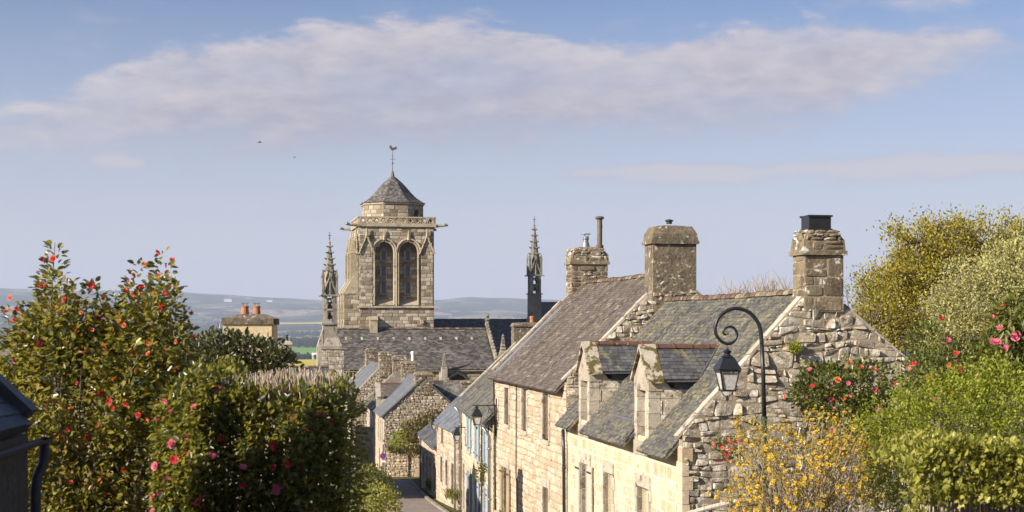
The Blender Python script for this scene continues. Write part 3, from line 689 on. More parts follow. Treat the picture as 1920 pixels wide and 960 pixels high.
def gutter(parent, p, q, r=.07, mat='zinc', name='gutter'):
    p, q = Vector(p), Vector(q); d = (q - p).normalized(); a = d.cross(Vector((0, 0, 1))).normalized(); mb = MB(); vs = []
    for c in (p, q):
        for rr in (r, r * .86):
            for k in range(9):
                g = math.pi + math.pi * k / 8; vs.append(c + a * math.cos(g) * rr + Vector((0, 0, math.sin(g) * rr)))
    for b in (0, 9):
        mb.add([vs[b + k] for k in range(9)] + [vs[18 + b + k] for k in range(9)], [(k, k + 1, 10 + k, 9 + k) for k in range(8)])
    for e in (0, 18): mb.add(vs[e:e + 18], [(k, k + 1, 10 + k, 9 + k) for k in range(8)])
    for c in (p, q): mb.add([c] + [c + a * math.cos(math.pi + math.pi * k / 8) * r + Vector((0, 0, math.sin(math.pi + math.pi * k / 8) * r)) for k in range(9)], [(0, k, k + 1) for k in range(1, 9)])
    return mb.build(name, M[mat], parent)
# ------------------------------------------------------------------ the right-hand row
RUB = dict(ch=(.13, .36), cw=(.14, .62), amp=.055, gap=.018, dep=(.0, .055), cut=.13, split=.5, tilt=1.2)
ASH = dict(ch=(.18, .32), cw=(.2, .55), amp=.02, gap=.022, dep=(.002, .016), cut=.1, split=.12, tilt=.3)
COARSE = dict(ch=(.18, .32), cw=(.25, .62), amp=.02, gap=.022, dep=(.004, .03), cut=.16, split=.22, tilt=.4)
# near house with two stone dormers
oC = Vector((3.72, 32.0, -7.0)); LC = 11.0
HC, PC, hC, roofC = house('stone_house', 'nearest cream stone house with two stone dormers and a lichened chimney gable', oC, YAW, 5.4, LC, 3.1, 4.29, 7.6, 5.75,
    stone='lichen_rubble', mort='grey_mortar', fstone='cream_stone', fmort='cream_mortar', roofm='lichen_slate', holes=[(8.25, 1.0, 9.15, 3.1), (5.85, 1.0, 6.7, 3.1), (2.55, 1.1, 3.5, 3.08)],
    ston=RUB, fston=ASH, par_n=.3, par_f=0, chx=(2.77, 3.76), over=.3, seed=11, sw=.16, sl=.115, dormers=[dict(yc=3.1, w=1.22), dict(yc=8.8, w=1.22)])
for i, hh in enumerate(hC):
    window(HC, PC, hh, lintel='moss_stone' if i == 5 else 'coping_stone', frame='beige_paint', bars=(2, 3))
h0 = hC[0]
shutter(HC, PC, h0[0] - .45, h0[0] - .02, h0[1], h0[3], M['beige_paint'], ajar=.0)
shutter(HC, PC, h0[2] + .02, h0[2] + .47, h0[1], h0[3], M['beige_paint'], ajar=.0)
chC = chimney(HC, 2.8, 3.72, -.05, .62, 7.25, 9.12, M['chimney_stone'], M['grey_mortar'], seed=21, ston=dict(ch=(.3, .5), cw=(.35, .7), amp=.01, gap=.016, dep=(.006, .03), cut=.12, split=.1), lh=.62, taper=.15)
b = MB(); b.box(2.94, 3.5, .05, .54, 9.06, 9.1)
for a0, a1, c0, c1 in ((2.96, 3.48, .07, .11), (2.96, 3.48, .48, .52), (2.96, 3.0, .11, .48), (3.44, 3.48, .11, .48)): b.box(a0, a1, c0, c1, 9.1, 9.4)
b.box(3.01, 3.43, .12, .47, 9.1, 9.2); b.box(2.93, 3.51, .04, .07, 9.36, 9.4); b.box(2.93, 3.51, .52, .55, 9.36, 9.4); b.build('chimney_cowl', M['black_metal'], chC)
downpipe(HC, [(-.14, LC - .1, 3.9), (-.12, LC - .12, 3.2), (-.1, LC - .12, -1.0)], .05, 'black_metal')
lb = MB(); lb.beam((.15, 4.3, 4.29 + .16 * 1.07 + .12), (.15, 6.2, 4.29 + .16 * 1.07 + .12), .05, .02, (-.73, 0, .68)); lb.build('snow_guard', M['zinc'], roofC)
qn = MB()
for i in range(17):
    w1, w2 = (.5, .13) if i % 2 else (.28, .22)
    z0 = -1 + i * .31; qn.box(-.022, w2, -.05, w1, z0 + .006, z0 + .302)
qn.build('quoins', M['cream_stone'], HC)
# taller neighbour with two big chimneys
oB = Vector((1.60, 42.95, -7.9)); LB = 11.7
HB, PB, hB, roofB = house('stone_house', 'tall long stone house with brown slate roof between two big chimneys', oB, YAW, 6.6, LB, 3.3, 6.07, 9.3, 6.0,
    stone='lichen_rubble', mort='grey_mortar', fstone='tan_stone', fmort='tan_mortar', roofm='brown_slate',
    holes=[(2.35, 4.25, 3.2, 5.7), (5.7, 4.3, 6.5, 5.7), (8.8, 4.3, 9.6, 5.6), (2.35, 1.0, 3.2, 2.78), (8.9, .9, 9.8, 2.75)],
    ston=RUB, fston=COARSE, par_n=.22, par_f=.16, chx=(2.5, 4.0), over=.26, seed=31, sw=.165, sl=.115)
for hh in hB: window(HB, PB, hh, frame='old_wood', bars=(2, 3))
hh = hB[4]; shutter(HB, PB, hh[0] - .42, hh[0] - .02, hh[1], hh[3], M['old_wood']); shutter(HB, PB, hh[2] + .02, hh[2] + .42, hh[1], hh[3], M['old_wood'])
chB = chimney(HB, 2.62, 3.96, -.03, .85, 8.2, 10.8, M['chimney_render'], M['chimney_render'], lh=.56, taper=.1)
b = MB(); b.lathe([(.09, 0), (.09, .07), (.13, .08), (.13, .11), (.02, .14)], 10, (3.25, .4, 10.86)); b.build('chimney_cowl', M['black_metal'], chB)
chB2 = chimney(HB, 2.76, 4.14, LB - .75, LB + .1, 7.9, 10.72, M['chimney_stone'], M['grey_mortar'], seed=41, ston=dict(ch=(.14, .24), cw=(.2, .5), amp=.02, gap=.026, dep=(.01, .05), cut=.24, split=.2), lh=.66, taper=.2)
b = MB(); b.lathe([(.14, -.1), (.15, -.02), (.15, .05), (.1, .06), (.1, .72), (.11, .72), (.11, .8), (.1, .8), (.1, 1.0), (.17, 1.05), (.17, 1.09), (.12, 1.13), (.1, 1.13)], 12, (3.95, LB - .3, 10.75)); b.build('flue_pipe', M['rust_metal'], chB2)
b = MB(); b.lathe([(.16, -.1), (.12, .1), (.1, .12), (.1, .22), (.13, .24), (.11, .27), (.11, .33), (.08, .34)], 12, (3.42, LB - .3, 10.78))
for q in range(3): b.box(3.42 + .09 * math.cos(q * 2.1) - .008, 3.42 + .09 * math.cos(q * 2.1) + .008, LB - .3 + .09 * math.sin(q * 2.1) - .008, LB - .3 + .09 * math.sin(q * 2.1) + .008, 11.1, 11.2)
b.lathe([(.19, 0), (.19, .02)], 12, (3.42, LB - .3, 11.2)); b.build('chimney_cowl', M['zinc'], chB2)
b = MB(); b.tube([(-.05, 7.3, 5.9), (-.05, 7.35, 2.6), (-.06, 7.2, 2.5), (-.05, 7.1, -.4)], .02, 5); b.build('cable', M['black_metal'], HB)
b = MB(); b.tube([(-.06, LB - .15, 6.0), (-.05, LB - .2, 4.9), (-.07, LB - .45, 4.7), (-.05, LB - .42, 1.0)], .035, 6); b.build('downpipe', M['black_metal'], HB)
fl = MB(); k = (9.3 - 6.07) / 3.3
fl.beam((-.1, LB - .75, 6.07 - .1 * k + .1), (3.2, LB - .75, 9.2 + .1), .55, .03, (-k, 0, 1)); fl.build('lead_flashing', M['lead'], roofB)
# blue-shuttered house
yA = 6.7; oA = Vector((-.72, 55.2, -8.6)); LA = 14.0
HA, PA, hA, roofA = house('stone_house', 'narrow stone house with pale blue shutters and greenish slate roof', oA, yA, 5.2, LA, 2.6, 5.1, 7.6, 5.0,
    stone='tan_stone', mort='tan_mortar', fstone='cream_stone', fmort='cream_mortar', roofm='lichen_slate',
    holes=[(1.9, 2.9, 2.8, 4.6), (5.6, 2.9, 6.5, 4.6), (9.4, 2.9, 10.3, 4.6), (1.9, .1, 2.9, 2.1), (5.6, .4, 6.5, 2.0), (9.4, .4, 10.3, 2.0), (12.4, 0, 13.2, 2.1)], ston=COARSE, fston=ASH, par_n=0, par_f=.1, over=.35, seed=51, sw=.26, sl=.2)
for i, hh in enumerate(hA):
    window(HA, PA, hh, frame='white_paint', bars=(2, 3), lh=.2)
    if i < 6: shutter(HA, PA, hh[0] - .48, hh[0] - .03, hh[1], hh[3], M['blue_paint']); shutter(HA, PA, hh[2] + .03, hh[2] + .48, hh[1], hh[3], M['blue_paint'])
gutter(HA, (-.36, -.1, 4.72), (-.36, LA, 4.72), .07, 'zinc')
downpipe(HA, [(-.36, LA - .2, 4.66), (-.1, LA - .15, 4.3), (-.09, LA - .15, -.5)], .05)
downpipe(HA, [(-.36, .3, 4.66), (-.1, .35, 4.3), (-.09, .4, -.5)], .06)
# next one with the smooth blue-grey roof
oD = Vector((-2.62, 70.6, -9.1)); LD = 7.0
HD, PD, hD, roofD = house('stone_house', 'stone house under a smooth bluish slate roof beyond the blue shutters', oD, YAW, 6.2, LD, 3.2, 4.0, 7.0, 4.0,
    stone='tan_stone', mort='tan_mortar', fstone='tan_stone', fmort='tan_mortar', roofm='blue_slate', holes=[(1.0, .2, 1.9, 2.2), (3.0, .9, 3.8, 2.2), (4.8, .9, 5.6, 2.2), (4.6, 2.9, 5.3, 3.7)], ston=COARSE, fston=COARSE, par_f=0, over=.25, seed=61, sw=.3, sl=.22)
for hh in hD: window(HD, PD, hh, frame='white_paint', bars=(2, 2), lh=.18)
downpipe(HD, [(-.3, .2, 3.8), (-.1, .2, 3.4), (-.09, .2, -.5)], .045)
oE = Vector((-3.95, 77.6, -9.5)); LE = 10.3
HE, PE, hE, roofE = house('stone_house', 'low stone house with dark slate roof at the bottom of the right-hand row', oE, 8.2, 5.0, LE, 2.5, 3.0, 5.0, 3.0,
    stone='tan_stone', mort='tan_mortar', roofm='dark_slate', holes=[(1.2, .4, 2.0, 1.9), (3.6, .1, 4.5, 2.0), (5.9, .5, 6.7, 1.9), (8.2, .5, 9.0, 1.9)], ston=COARSE, over=.2, seed=71, sw=.3, sl=.22, par_f=0)
for hh in hE: window(HE, PE, hh, frame='white_paint', bars=(2, 2), lh=.18)
gutter(HE, (-.24, -.1, 2.82), (-.24, LE, 2.82), .06, 'zinc')
downpipe(HE, [(-.22, LE - .1, 2.8), (-.09, LE - .1, 2.5), (-.09, LE - .1, -.5)], .045)
# ------------------------------------------------------------------ terrace that closes the street
TY = 9.0; uT = Vector((-math.sin(R(TY)), math.cos(R(TY)), 0)); oF = Vector((-9.16, 105.0, -10.6)); FIELD = dict(ch=(.13, .24), cw=(.14, .36), amp=.03, gap=.03, dep=(.01, .07), cut=.3, split=.3, tilt=.5)
HF, PF, hF, roofF = house('stone_house', 'rubble gable house with a stone chimney facing up the street', oF, TY, 5.7, 11, 2.86, 4.0, 6.6, 4.0, stone='grey_rubble', mort='grey_mortar', fstone='tan_stone', fmort='tan_mortar', roofm='blue_slate',
    holes=[(1.2, 1.9, 1.9, 3.4), (3.2, 1.9, 3.9, 3.4), (5.2, 1.9, 5.9, 3.4), (1.0, -.3, 1.9, 1.3), (4.0, -.3, 5.0, 1.3)], ston=FIELD, fston=COARSE, par_n=0, over=.25, seed=81, sw=.3, sl=.24, ridge='brown_ridge', dormers=[dict(yc=8.6, w=1.5, mossy=False, roofmat='brown_slate', zeave=5.0, zrid=5.8)], zg=-2.5)
for hh in hF: window(HF, PF, hh, frame='white_paint', bars=(2, 2), lh=.18)
chimney(HF, 2.2, 3.5, -.04, .75, 5.4, 7.05, M['chimney_stone'], M['grey_mortar'], seed=83, ston=dict(ch=(.18, .28), cw=(.22, .45), gap=.03, dep=(.02, .05)), lh=.25, taper=.06)
ch = chimney(HF, 2.1, 3.3, 10.2, 10.95, 6, 7.6, M['chimney_stone'], M['grey_mortar'], seed=85, ston=dict(ch=(.18, .28), cw=(.22, .45), gap=.03, dep=(.02, .05)), lh=.25, taper=.06)
b = MB(); b.lathe([(.14, 0), (.12, .6), (.16, .62), (.16, .8), (.1, .85)], 10, (3.0, 10.5, 7.5)); b.build('chimney_pot', M['white_paint'], ch)
g = MB(); zq = gz(0, 105)
oG = oF + uT * 11.1; oG.z = -10.7
HG, PG, hG, _ = house('stone_house', 'middle terrace house with brownish slate roof behind the rubble gable', oG, TY, 5.7, 10, 2.86, 4.0, 6.7, 4.0, stone='lichen_rubble', roofm='brown_slate', ston=FIELD, fston=COARSE, par_n=.0, par_f=.2, seed=91, sw=.3, sl=.24, ridge='brown_ridge', zg=-3)
chimney(HG, 2.2, 3.5, 9.5, 10.3, 5.6, 7.9, M['chimney_stone'], M['grey_mortar'], seed=93, ston=dict(ch=(.18, .28), cw=(.22, .45), gap=.03, dep=(.02, .05)), lh=.4, taper=.1)
oH = oG + uT * 10.3 + Vector((-1.3, 0, 0))
HH, PH, hH, _ = house('stone_house', 'far terrace house with pale slate roof just below the church nave', oH, YAW, 5.9, 12, 2.9, 4.1, 7.1, 4.1, stone='lichen_rubble', roofm='blue_slate', ston=FIELD, fston=COARSE, par_n=.2, par_f=.2, seed=95, sw=.32, sl=.26, ridge='brown_ridge', zg=-3)
chimney(HH, 2.3, 3.4, 11.2, 12.0, 6.2, 8.3, M['chimney_stone'], M['grey_mortar'], seed=97, ston=dict(ch=(.2, .3), cw=(.25, .5), gap=.03, dep=(.02, .05)), lh=.4, taper=.1)
chimney(HH, 2.4, 3.4, -.1, .7, 6, 8.2, M['chimney_stone'], M['grey_mortar'], seed=98, ston=dict(ch=(.18, .28), cw=(.22, .45), gap=.03, dep=(.02, .05)), lh=.35, taper=.08)
# cross house, ridge square to the street: turn the builder a quarter
def cross(name, label, px0, px1, py, d, rise, half, roofm, seed, mat='grey_rubble', chim=None, ridge='ridge_tile', zdown=7):
    """House whose slope faces the camera; px0..px1 is its ridge."""
    a, b = at(px0, py, d), at(px1, py, d); L = b.x - a.x
    # local y runs along -X of the picture after a turn of -90+yaw: front wall faces the camera
    rz = YAW - 90 + 180
    zr = rise + zdown
    loc = Vector((b.x + half * math.sin(R(YAW)), b.y - half * math.cos(R(YAW)), a.z - zr))
    return house(name, label, loc, rz, half * 2, L, half, zdown, zr, zdown, stone=mat, roofm=roofm, ston=FIELD, seed=seed, sw=.3, sl=.24, ridge=ridge, zg=-2, gable=False)
HI = cross('stone_house', 'small house with brown slate slope and red ridge right of the rubble gable', 806, 905, 716, 122, 2.6, 2.8, 'nave_slate', 101)[0]
chimney(HI, 2.2, 3.3, 1.0, 1.9, 8.6, 9.75, M['chimney_stone'], M['grey_mortar'], seed=103, ston=dict(ch=(.18, .28), cw=(.22, .45), gap=.03, dep=(.02, .05)), lh=.25, taper=.08)
HJ = cross('stone_house', 'house hidden behind the tall row with its wide rendered chimney and orange pot', 965, 1060, 640, 105, 2.6, 2.8, 'blue_slate', 105)[0]
ch = chimney(HJ, 2.2, 3.3, 1.1, 3.85, 8.5, 10.95, M['chimney_render'], M['chimney_render'], lh=.3, taper=.05)
b = MB(); b.lathe([(.17, 0), (.15, .3), (.19, .32), (.19, .42), (.15, .5), (.12, .5)], 12, (2.7, 2.45, 10.9)); b.build('chimney_pot', M['terracotta'], ch)
# ------------------------------------------------------------------ left side of the street
HM, PM_, hM, _ = house('stone_house', 'stone house with a gable chimney behind the camellia hedge, mostly hidden', (-13.7, 41.6, -8.0), YAW, 9, 5.2, 4.5, 3.0, 3.2, 3.0, seed=111, facade=False, gable=False, zg=-2, ridge=None)
g = MB(); g.prism([(.0, 0, 2.9), (.0, 5.2, 2.9), (.0, 2.6, 5.5)], (9, 0, 0)); g.build('cross_gable', [M['grey_mortar']], HM)
g = MB(); g.box(8.2, 9.0, 2.25, 2.95, 5.0, 6.35); g.box(8.15, 9.05, 2.2, 3.0, 6.1, 6.2); g.build('chimney', M['chimney_stone'], HM)
HN, _, _, _ = house('stone_house', 'low stone house beyond the hedge on the left of the street, mostly hidden', (-14.6, 73.5, -9.7), YAW, 5, 15, 2.6, 4.9, 7.0, 4.9, seed=113, facade=False, zg=-2, ridge='brown_ridge')
# cream rendered chimney house
def cream_house():
    a = at(418, 607, 53); k = 53 / FPX
    H = thing('rendered_house', 'cream rendered house with broad chimney stack and two orange pots above the bushes', 'house', (a.x, a.y, -8.0), 10)
    z0 = 8.0 + a.z
    b = MB(); b.box(-5, 1.7, 1.2, 8, -1, 4.6); b.build('wall', M['cream_render'], H)
    r = MB(); r.prism([(-5.2, .9, 4.5), (-5.2, 4.6, 6.6), (-5.2, 8.3, 4.5)], (7.1, 0, 0)); r.build('roof', M['blue_slate'], H)
    c = MB(); c.box(0, 1.74, 0, .95, 0, z0 - .02); c.box(1.74 - .06, 1.95, .12, 1.6, 0, z0 - .02); o = c.build('chimney', M['cream_render'], H)
    s = MB(); s.frustum(-.06, 1.8, -.06, 1.02, z0 - .02, -.05, 1.79, -.05, 1.01, z0 + .2); s.frustum(1.7, 2.02, .06, 1.66, z0 - .03, 1.7, 2.01, .07, 1.65, z0 + .19)
    s.frustum(-.04, 1.95, -.03, 1.0, z0 + .2, .6, 1.5, .3, .8, z0 + .36); s.build('chimney_cap', M['chimney_render'], o)
    for x in (.78, 1.2):
        p = MB(); p.lathe([(.17, 0), (.15, .04), (.125, .3), (.15, .31), (.15, .34), (.11, .35)], 14, (x, .5, z0 + .3)); pp = p.build('chimney_pot', M['terracotta'], o, smooth=False)
        m = MB()
        for q in range(4): m.box(x + .1 * math.cos(q * 1.57 + .5) - .006, x + .1 * math.cos(q * 1.57 + .5) + .006, .5 + .1 * math.sin(q * 1.57 + .5) - .006, .5 + .1 * math.sin(q * 1.57 + .5) + .006, z0 + .6, z0 + .76)
        m.box(x - .14, x + .14, .4, .6, z0 + .74, z0 + .755); m.build('pot_cowl', M['rust_metal'], pp)
    return H
cream_house()
def grey_chimney_house():
    a = at(537, 640, 110); H = thing('slate_house', 'house with a slim lichened chimney and black cowl beside the round bushes', 'house', (a.x, a.y, -11.5), 10)
    z0 = 11.5 + a.z; b = MB(); b.box(-4, .8, .5, 6, -1, z0 - 2.2); b.build('wall', M['grey_mortar'], H)
    r = MB(); r.prism([(1.3, .3, z0 - 2.6), (-1.6, .3, z0 - .3), (-4.4, .3, z0 - 2.6)], (0, 6, 0)); r.build('roof', M['dark_slate'], H)
    ch = chimney(H, -.3, .4, 0, .8, z0 - 2, z0 + .05, M['lichen_rubble'], M['grey_mortar'], seed=121, ston=dict(ch=(.16, .26), cw=(.2, .4), gap=.03, dep=(.01, .04)), lh=.3, taper=.1)
    c = MB(); c.lathe([(.13, 0), (.1, .25), (.16, .27), (.05, .36), (.1, .42), (.02, .5)], 8, (.05, .3, z0)); c.build('chimney_cowl', M['black_metal'], ch)
    H2 = cross('brick_ridge_house', 'low roof with a red clay ridge just above the clipped hedge', 545, 612, 690, 90, 2.2, 2.4, 'dark_slate', 125, zdown=5)[0]
grey_chimney_house()
# shed on the left edge
def shed():
    H = thing('garden_house', 'dark slate outhouse with zinc gutter on the shaded left edge', 'house', (-2.97, 9.0, -3.08), 4.3)
    ze, zr, L, hw = 2.45, 4.3, 8.5, 2.0
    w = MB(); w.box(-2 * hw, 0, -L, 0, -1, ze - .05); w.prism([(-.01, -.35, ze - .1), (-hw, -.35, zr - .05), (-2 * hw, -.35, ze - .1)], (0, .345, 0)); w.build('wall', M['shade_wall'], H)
    r = MB(); k = (zr - ze) / hw; ov = .03; s = Vector((-hw - ov, 0, zr - ze + ov * k)).normalized(); n = Vector((s.z, 0, -s.x))
    r.prism([(ov, -L, ze - ov * k), (-hw, -L, zr), (-hw, -.18, zr), (ov, -.18, ze - ov * k)], n * .05)
    r.prism([(-hw, -L, zr), (-2 * hw - ov, -L, ze - ov * k), (-2 * hw - ov, -.18, ze - ov * k), (-hw, -.18, zr)], (0, 0, .06))
    slates(r, Vector((ov, -L, ze - ov * k)) + n * .052, (0, 1, 0), s, n, L - .18, math.hypot(hw + ov, zr - ze + ov * k), .17, .1, seed=131)
    rf = r.build('roof', M['darker_slate'], H)
    c = MB(); coping(c, (.04, -.1, ze + .07), (-hw, -.1, zr + .16), .16, .09, seed=3); c.build('coping', M['shade_dark_zinc'], rf)
    gutter(H, (.07, -L, ze - .12), (.07, .22, ze - .09), .035, 'shade_dark_zinc')
    downpipe(H, [(.07, .12, ze - .12), (.07, .12, ze - .2), (.065, .11, ze - .25), (.04, .06, ze - .33), (.033, .05, ze - .4), (.033, .05, -1)], .033, 'shade_dark_zinc')
shed()
# ------------------------------------------------------------------ church
YC = 11.3
CH = thing('church', 'grey granite church with square belfry tower, octagonal cap and slate nave', 'church', (-16.64, 160, -14), YC)
def c2l(px, py, d):
    p = at(px, py, d) - Vector((-16.64, 160, -14)); c, s = math.cos(R(YC)), math.sin(R(YC))
    return Vector((p.x * c + p.y * s, -p.x * s + p.y * c, p.z))
ASHL = dict(ch=(.34, .5), cw=(.45, 1.1), amp=.012, gap=.035, dep=(.006, .05), cut=.08, split=.06, tilt=.35)
def arch(u0, u1, v0, vs, n=8, point=1.06):
    c = (u0 + u1) / 2; r = (u1 - u0) / 2; p = [(u0, v0), (u1, v0), (u1, vs)]
    p += [(c + r * math.cos(math.pi * i / (2 * n)), vs + r * point * math.sin(math.pi * i / (2 * n))) for i in range(1, n)] + [(c, vs + r * point * 1.08)]
    p += [(c - r * math.cos(math.pi * i / (2 * n)), vs + r * point * math.sin(math.pi * i / (2 * n))) for i in range(n - 1, 0, -1)] + [(u0, vs)]
    return p
def inside(poly, u, v):
    c = False
    for i in range(len(poly)):
        (a, b), (d, e) = poly[i], poly[i - 1]
        if (b > v) != (e > v) and u < (d - a) * (v - b) / (e - b) + a: c = not c
    return c
W = 8.2; ZS, ZN, ZSP, ZT = 15.63, 15.95, 21.75, 24.6
def louvred(parent, P, uc, v0, v1, dep):
    mb = MB(); w = .3
    def bx(a, b, c, d, w0, w1, mi=0):
        p = [P(a, b, w0), P(c, b, w0), P(c, d, w0), P(a, d, w0)]; q = [P(a, b, w1), P(c, b, w1), P(c, d, w1), P(a, d, w1)]
        mb.add(p + q, [(3, 2, 1, 0), (4, 5, 6, 7), (0, 1, 5, 4), (1, 2, 6, 5), (2, 3, 7, 6), (3, 0, 4, 7)], mi)
    for k in range(8):
        v = v0 + (v1 - v0) * k / 8; g = (v1 - v0) / 8
        p = [P(uc - w, v, -dep + .1), P(uc + w, v, -dep + .1), P(uc + w, v + g * .95, -dep + .02), P(uc - w, v + g * .95, -dep + .02)]
        mb.add(p, [(0, 1, 2, 3)], 0)
    bx(uc - w, v0, uc + w, v1, -dep + .003, -dep + .012, 1)
    for s in (-1, 1): bx(uc + s * w - .05, v0, uc + s * w + .05, v1, -dep + .002, -dep + .14, 2)
    bx(uc - w - .15, v0 - .14, uc + w + .15, v0, -dep + .002, -dep + .2, 2)
    pr = [P(uc - w - .12, v1, -dep + .003), P(uc + w + .12, v1, -dep + .003), P(uc + .1, v1 + .36, -dep + .003), P(uc - .1, v1 + .36, -dep + .003)]
    mb.prism(pr, P(0, 0, .13) - P(0, 0, 0), 2)
    return mb.build('louvred_opening', [M['blue_slate'], M['void'], M['tower_stone']], parent)
def tower():
    w = MB(); tr = MB()
    faces = [plane((0, 0, 0), (1, 0, 0), (0, -1, 0)), plane((0, W, 0), (0, -1, 0), (-1, 0, 0))]
    ar = [arch(1.62, 3.82, ZN, ZSP), arch(4.28, 6.48, ZN, ZSP)]; DEP = .85
    for fi, P in enumerate(faces):
        w.sheet(P, rect(0, 0, W, ZT), ar)
        for a in ar:
            w.reveal(P, a, DEP)
            w.sheet(lambda u, v, _w, P=P: P(u, v, -DEP), a)
        big = [arch(1.5, 3.94, ZN - .1, ZSP + .05), arch(4.16, 6.6, ZN - .1, ZSP + .05)]
        stones(w, P, rect(0, 11.5, W, ZT), [(1.5, ZN - .1, 3.94, ZSP), (4.16, ZN - .1, 6.6, ZSP)], skip=lambda u, v: inside(big[0], u, v) or inside(big[1], u, v), seed=200 + fi, mi=1, **ASHL)
        if fi == 0:
            for a in ar: stones(w, lambda u, v, q=0, P=P: P(u, v, q - DEP), rect(a[0][0] + .02, ZN, a[1][0] - .02, ZSP), seed=207, mi=1, **dict(ASHL, dep=(.004, .02)))
        for a in ar:                                     # roll mouldings and hood
            tr.tube([P(u, v, .06) for u, v in a[1:] + a[:1]], .13, 6)
            tr.tube([P(u, v, -.3) for u, v in a[1:] + a[:1]], .11, 6)
            c = (a[0][0] + a[1][0]) / 2; r = 1.34
            hood = [P(c + r * math.cos(t), ZSP - .05 + r * 1.1 * math.sin(t), .16) for t in np.linspace(.05, math.pi - .05, 13)]
            tr.tube(hood, .11, 5)
            tr.tube([P(c, ZSP + 1.3, .18), P(c, ZSP + 1.75, .2), P(c, ZSP + 2.35, .18)], [.22, .12, .07], 5)
            sl = [P(a[0][0], ZN, .02), P(a[1][0], ZN, .02), P(a[1][0], ZN + .62, -DEP + .03), P(a[0][0], ZN + .62, -DEP + .03)]
            tr.add(sl + [P(a[0][0], ZN, -DEP), P(a[1][0], ZN, -DEP)], [(0, 1, 2, 3), (0, 4, 5, 1)])
        for c in (4.05,): tr.tube([P(c, ZN - .1, .05), P(c, ZSP + .2, .05)], .17, 6)
        for c in (.78, 7.42):                            # corner pilasters ending in gablets
            b = [P(c - .66, ZN - .3, .002), P(c + .66, ZN - .3, .002), P(c + .66, ZSP - .1, .002), P(c, ZSP + 1.75, .002), P(c - .66, ZSP - .1, .002)]
            w.prism(b, P(0, 0, .16) - P(0, 0, 0))
            stones(w, lambda u, v, q=0, P=P: P(u, v, q + .16), [(c - .66, ZN - .3), (c + .66, ZN - .3), (c + .66, ZSP - .1), (c, ZSP + 1.7), (c - .66, ZSP - .1)], seed=220 + fi, mi=1, **ASHL)
            for s in (-1, 1):
                tr.tube([P(c + s * .85, ZSP - .25, .26), P(c, ZSP + 1.75, .26)], .1, 5)
                for q in (.2, .5, .8): tr.lathe([(.02, -.12), (.13, 0), (.02, .12)], 5, P(c + s * .9 * (1 - q), ZSP - .2 + 2.0 * q + .1, .28))
            tr.tube([P(c, ZSP + 1.7, .26), P(c, ZSP + 2.1, .28), P(c, ZSP + 2.6, .26)], [.2, .1, .06], 5)
    w.add([(W, 0, 0), (W, W, 0), (W, W, ZT), (W, 0, ZT)], [(0, 1, 2, 3)]); w.add([(0, W, 0), (W, W, 0), (W, W, ZT), (0, W, ZT)], [(0, 1, 2, 3)])
    T = w.build('tower', [M['tower_mortar'], M['tower_stone']], CH)
    # string courses
    for z, p, h in ((ZS, .2, .2), (ZT - .08, .22, .28)):
        tr.box(-p, W + p, -p, 0, z, z + h); tr.box(-p, 0, 0, W, z, z + h); tr.box(W, W + p, 0, W, z, z + h); tr.box(-p, W + p, W, W + p, z, z + h)
    tr.build('stone_moulding', M['tower_trim'], T)
    P = faces[0]
    for uc in (2.72, 5.38):
        for v0, v1 in ((17.2, 18.45), (19.05, 20.3), (20.85, 21.9)): louvred(T, P, uc, v0, v1, DEP)
    # buttresses standing off the left side
    for y0 in (.15, 3.35, 6.6):
        b = MB(); y1 = y0 + 1.45
        b.box(-1.7, -.002, y0, y1, 0, 17.3); b.prism([(-1.7, y0, 17.3), (-.002, y0, 17.3), (-.002, y0, 19.4), (-.5, y0, 19.2)], (0, y1 - y0, 0))
        stones(b, plane((-1.7, y0, 0), (1, 0, 0), (0, -1, 0)), rect(0, 11.5, 1.7, 17.3), seed=230, mi=1, **ASHL)
        stones(b, plane((-1.7, y1, 0), (0, -1, 0), (-1, 0, 0)), rect(0, 11.5, y1 - y0, 17.3), seed=231, mi=1, **ASHL)
        b.box(-1.8, -.01, y0 - .08, y1 + .08, 17.15, 17.35); 
        m = (y0 + y1) / 2
        b.box(-.95, -.3, m - .32, m + .32, 18.6, 21.6); b.lathe([(.5, 21.6), (.42, 21.8), (.05, 23.6)], 4, (-.62, m, 0), 0, .5)
        for q in range(5): b.lathe([(.02, -.1), (.42 - .07 * q, 0), (.02, .12)], 4, (-.62, m, 21.9 + q * .32), 0, .5)
        b.build('buttress', [M['tower_trim'], M['tower_stone']], T)
    b = MB(); b.box(1.1, 1.9, -.7, -.01, 12.6, 14.25); b.prism([(1.03, -.78, 14.25), (1.97, -.78, 14.25), (1.97, -.01, 14.6), (1.03, -.01, 14.6)], (0, 0, .1)); b.build('stone_spur', M['tower_trim'], T)
    b = MB(); b.box(6.7, 7.0, -.35, -.01, 13.9, 14.3); b.build('corbel', M['tower_trim'], T)
    # pierced parapet
    p = MB(); e = .2; z0, z1 = ZT + .2, 25.62
    for P, Ln in ((plane((-e, -e, 0), (1, 0, 0), (0, -1, 0)), W + 2 * e), (plane((-e, W + e, 0), (0, -1, 0), (-1, 0, 0)), W + 2 * e), (plane((W + e, -e, 0), (0, 1, 0), (1, 0, 0)), W + 2 * e), (plane((W + e, W + e, 0), (-1, 0, 0), (0, 1, 0)), W + 2 * e)):
        def bar(u0, v0, u1, v1, w0, w1):
            a = [P(u0, v0, w0), P(u1, v0, w0), P(u1, v1, w0), P(u0, v1, w0)]; b = [P(u0, v0, w1), P(u1, v0, w1), P(u1, v1, w1), P(u0, v1, w1)]
            p.add(a + b, [(3, 2, 1, 0), (4, 5, 6, 7), (0, 1, 5, 4), (1, 2, 6, 5), (2, 3, 7, 6), (3, 0, 4, 7)])
        bar(.002, z1 - .16, Ln - .002, z1, -.22, .02); bar(.002, z0, Ln - .002, z0 + .1, -.2, 0)
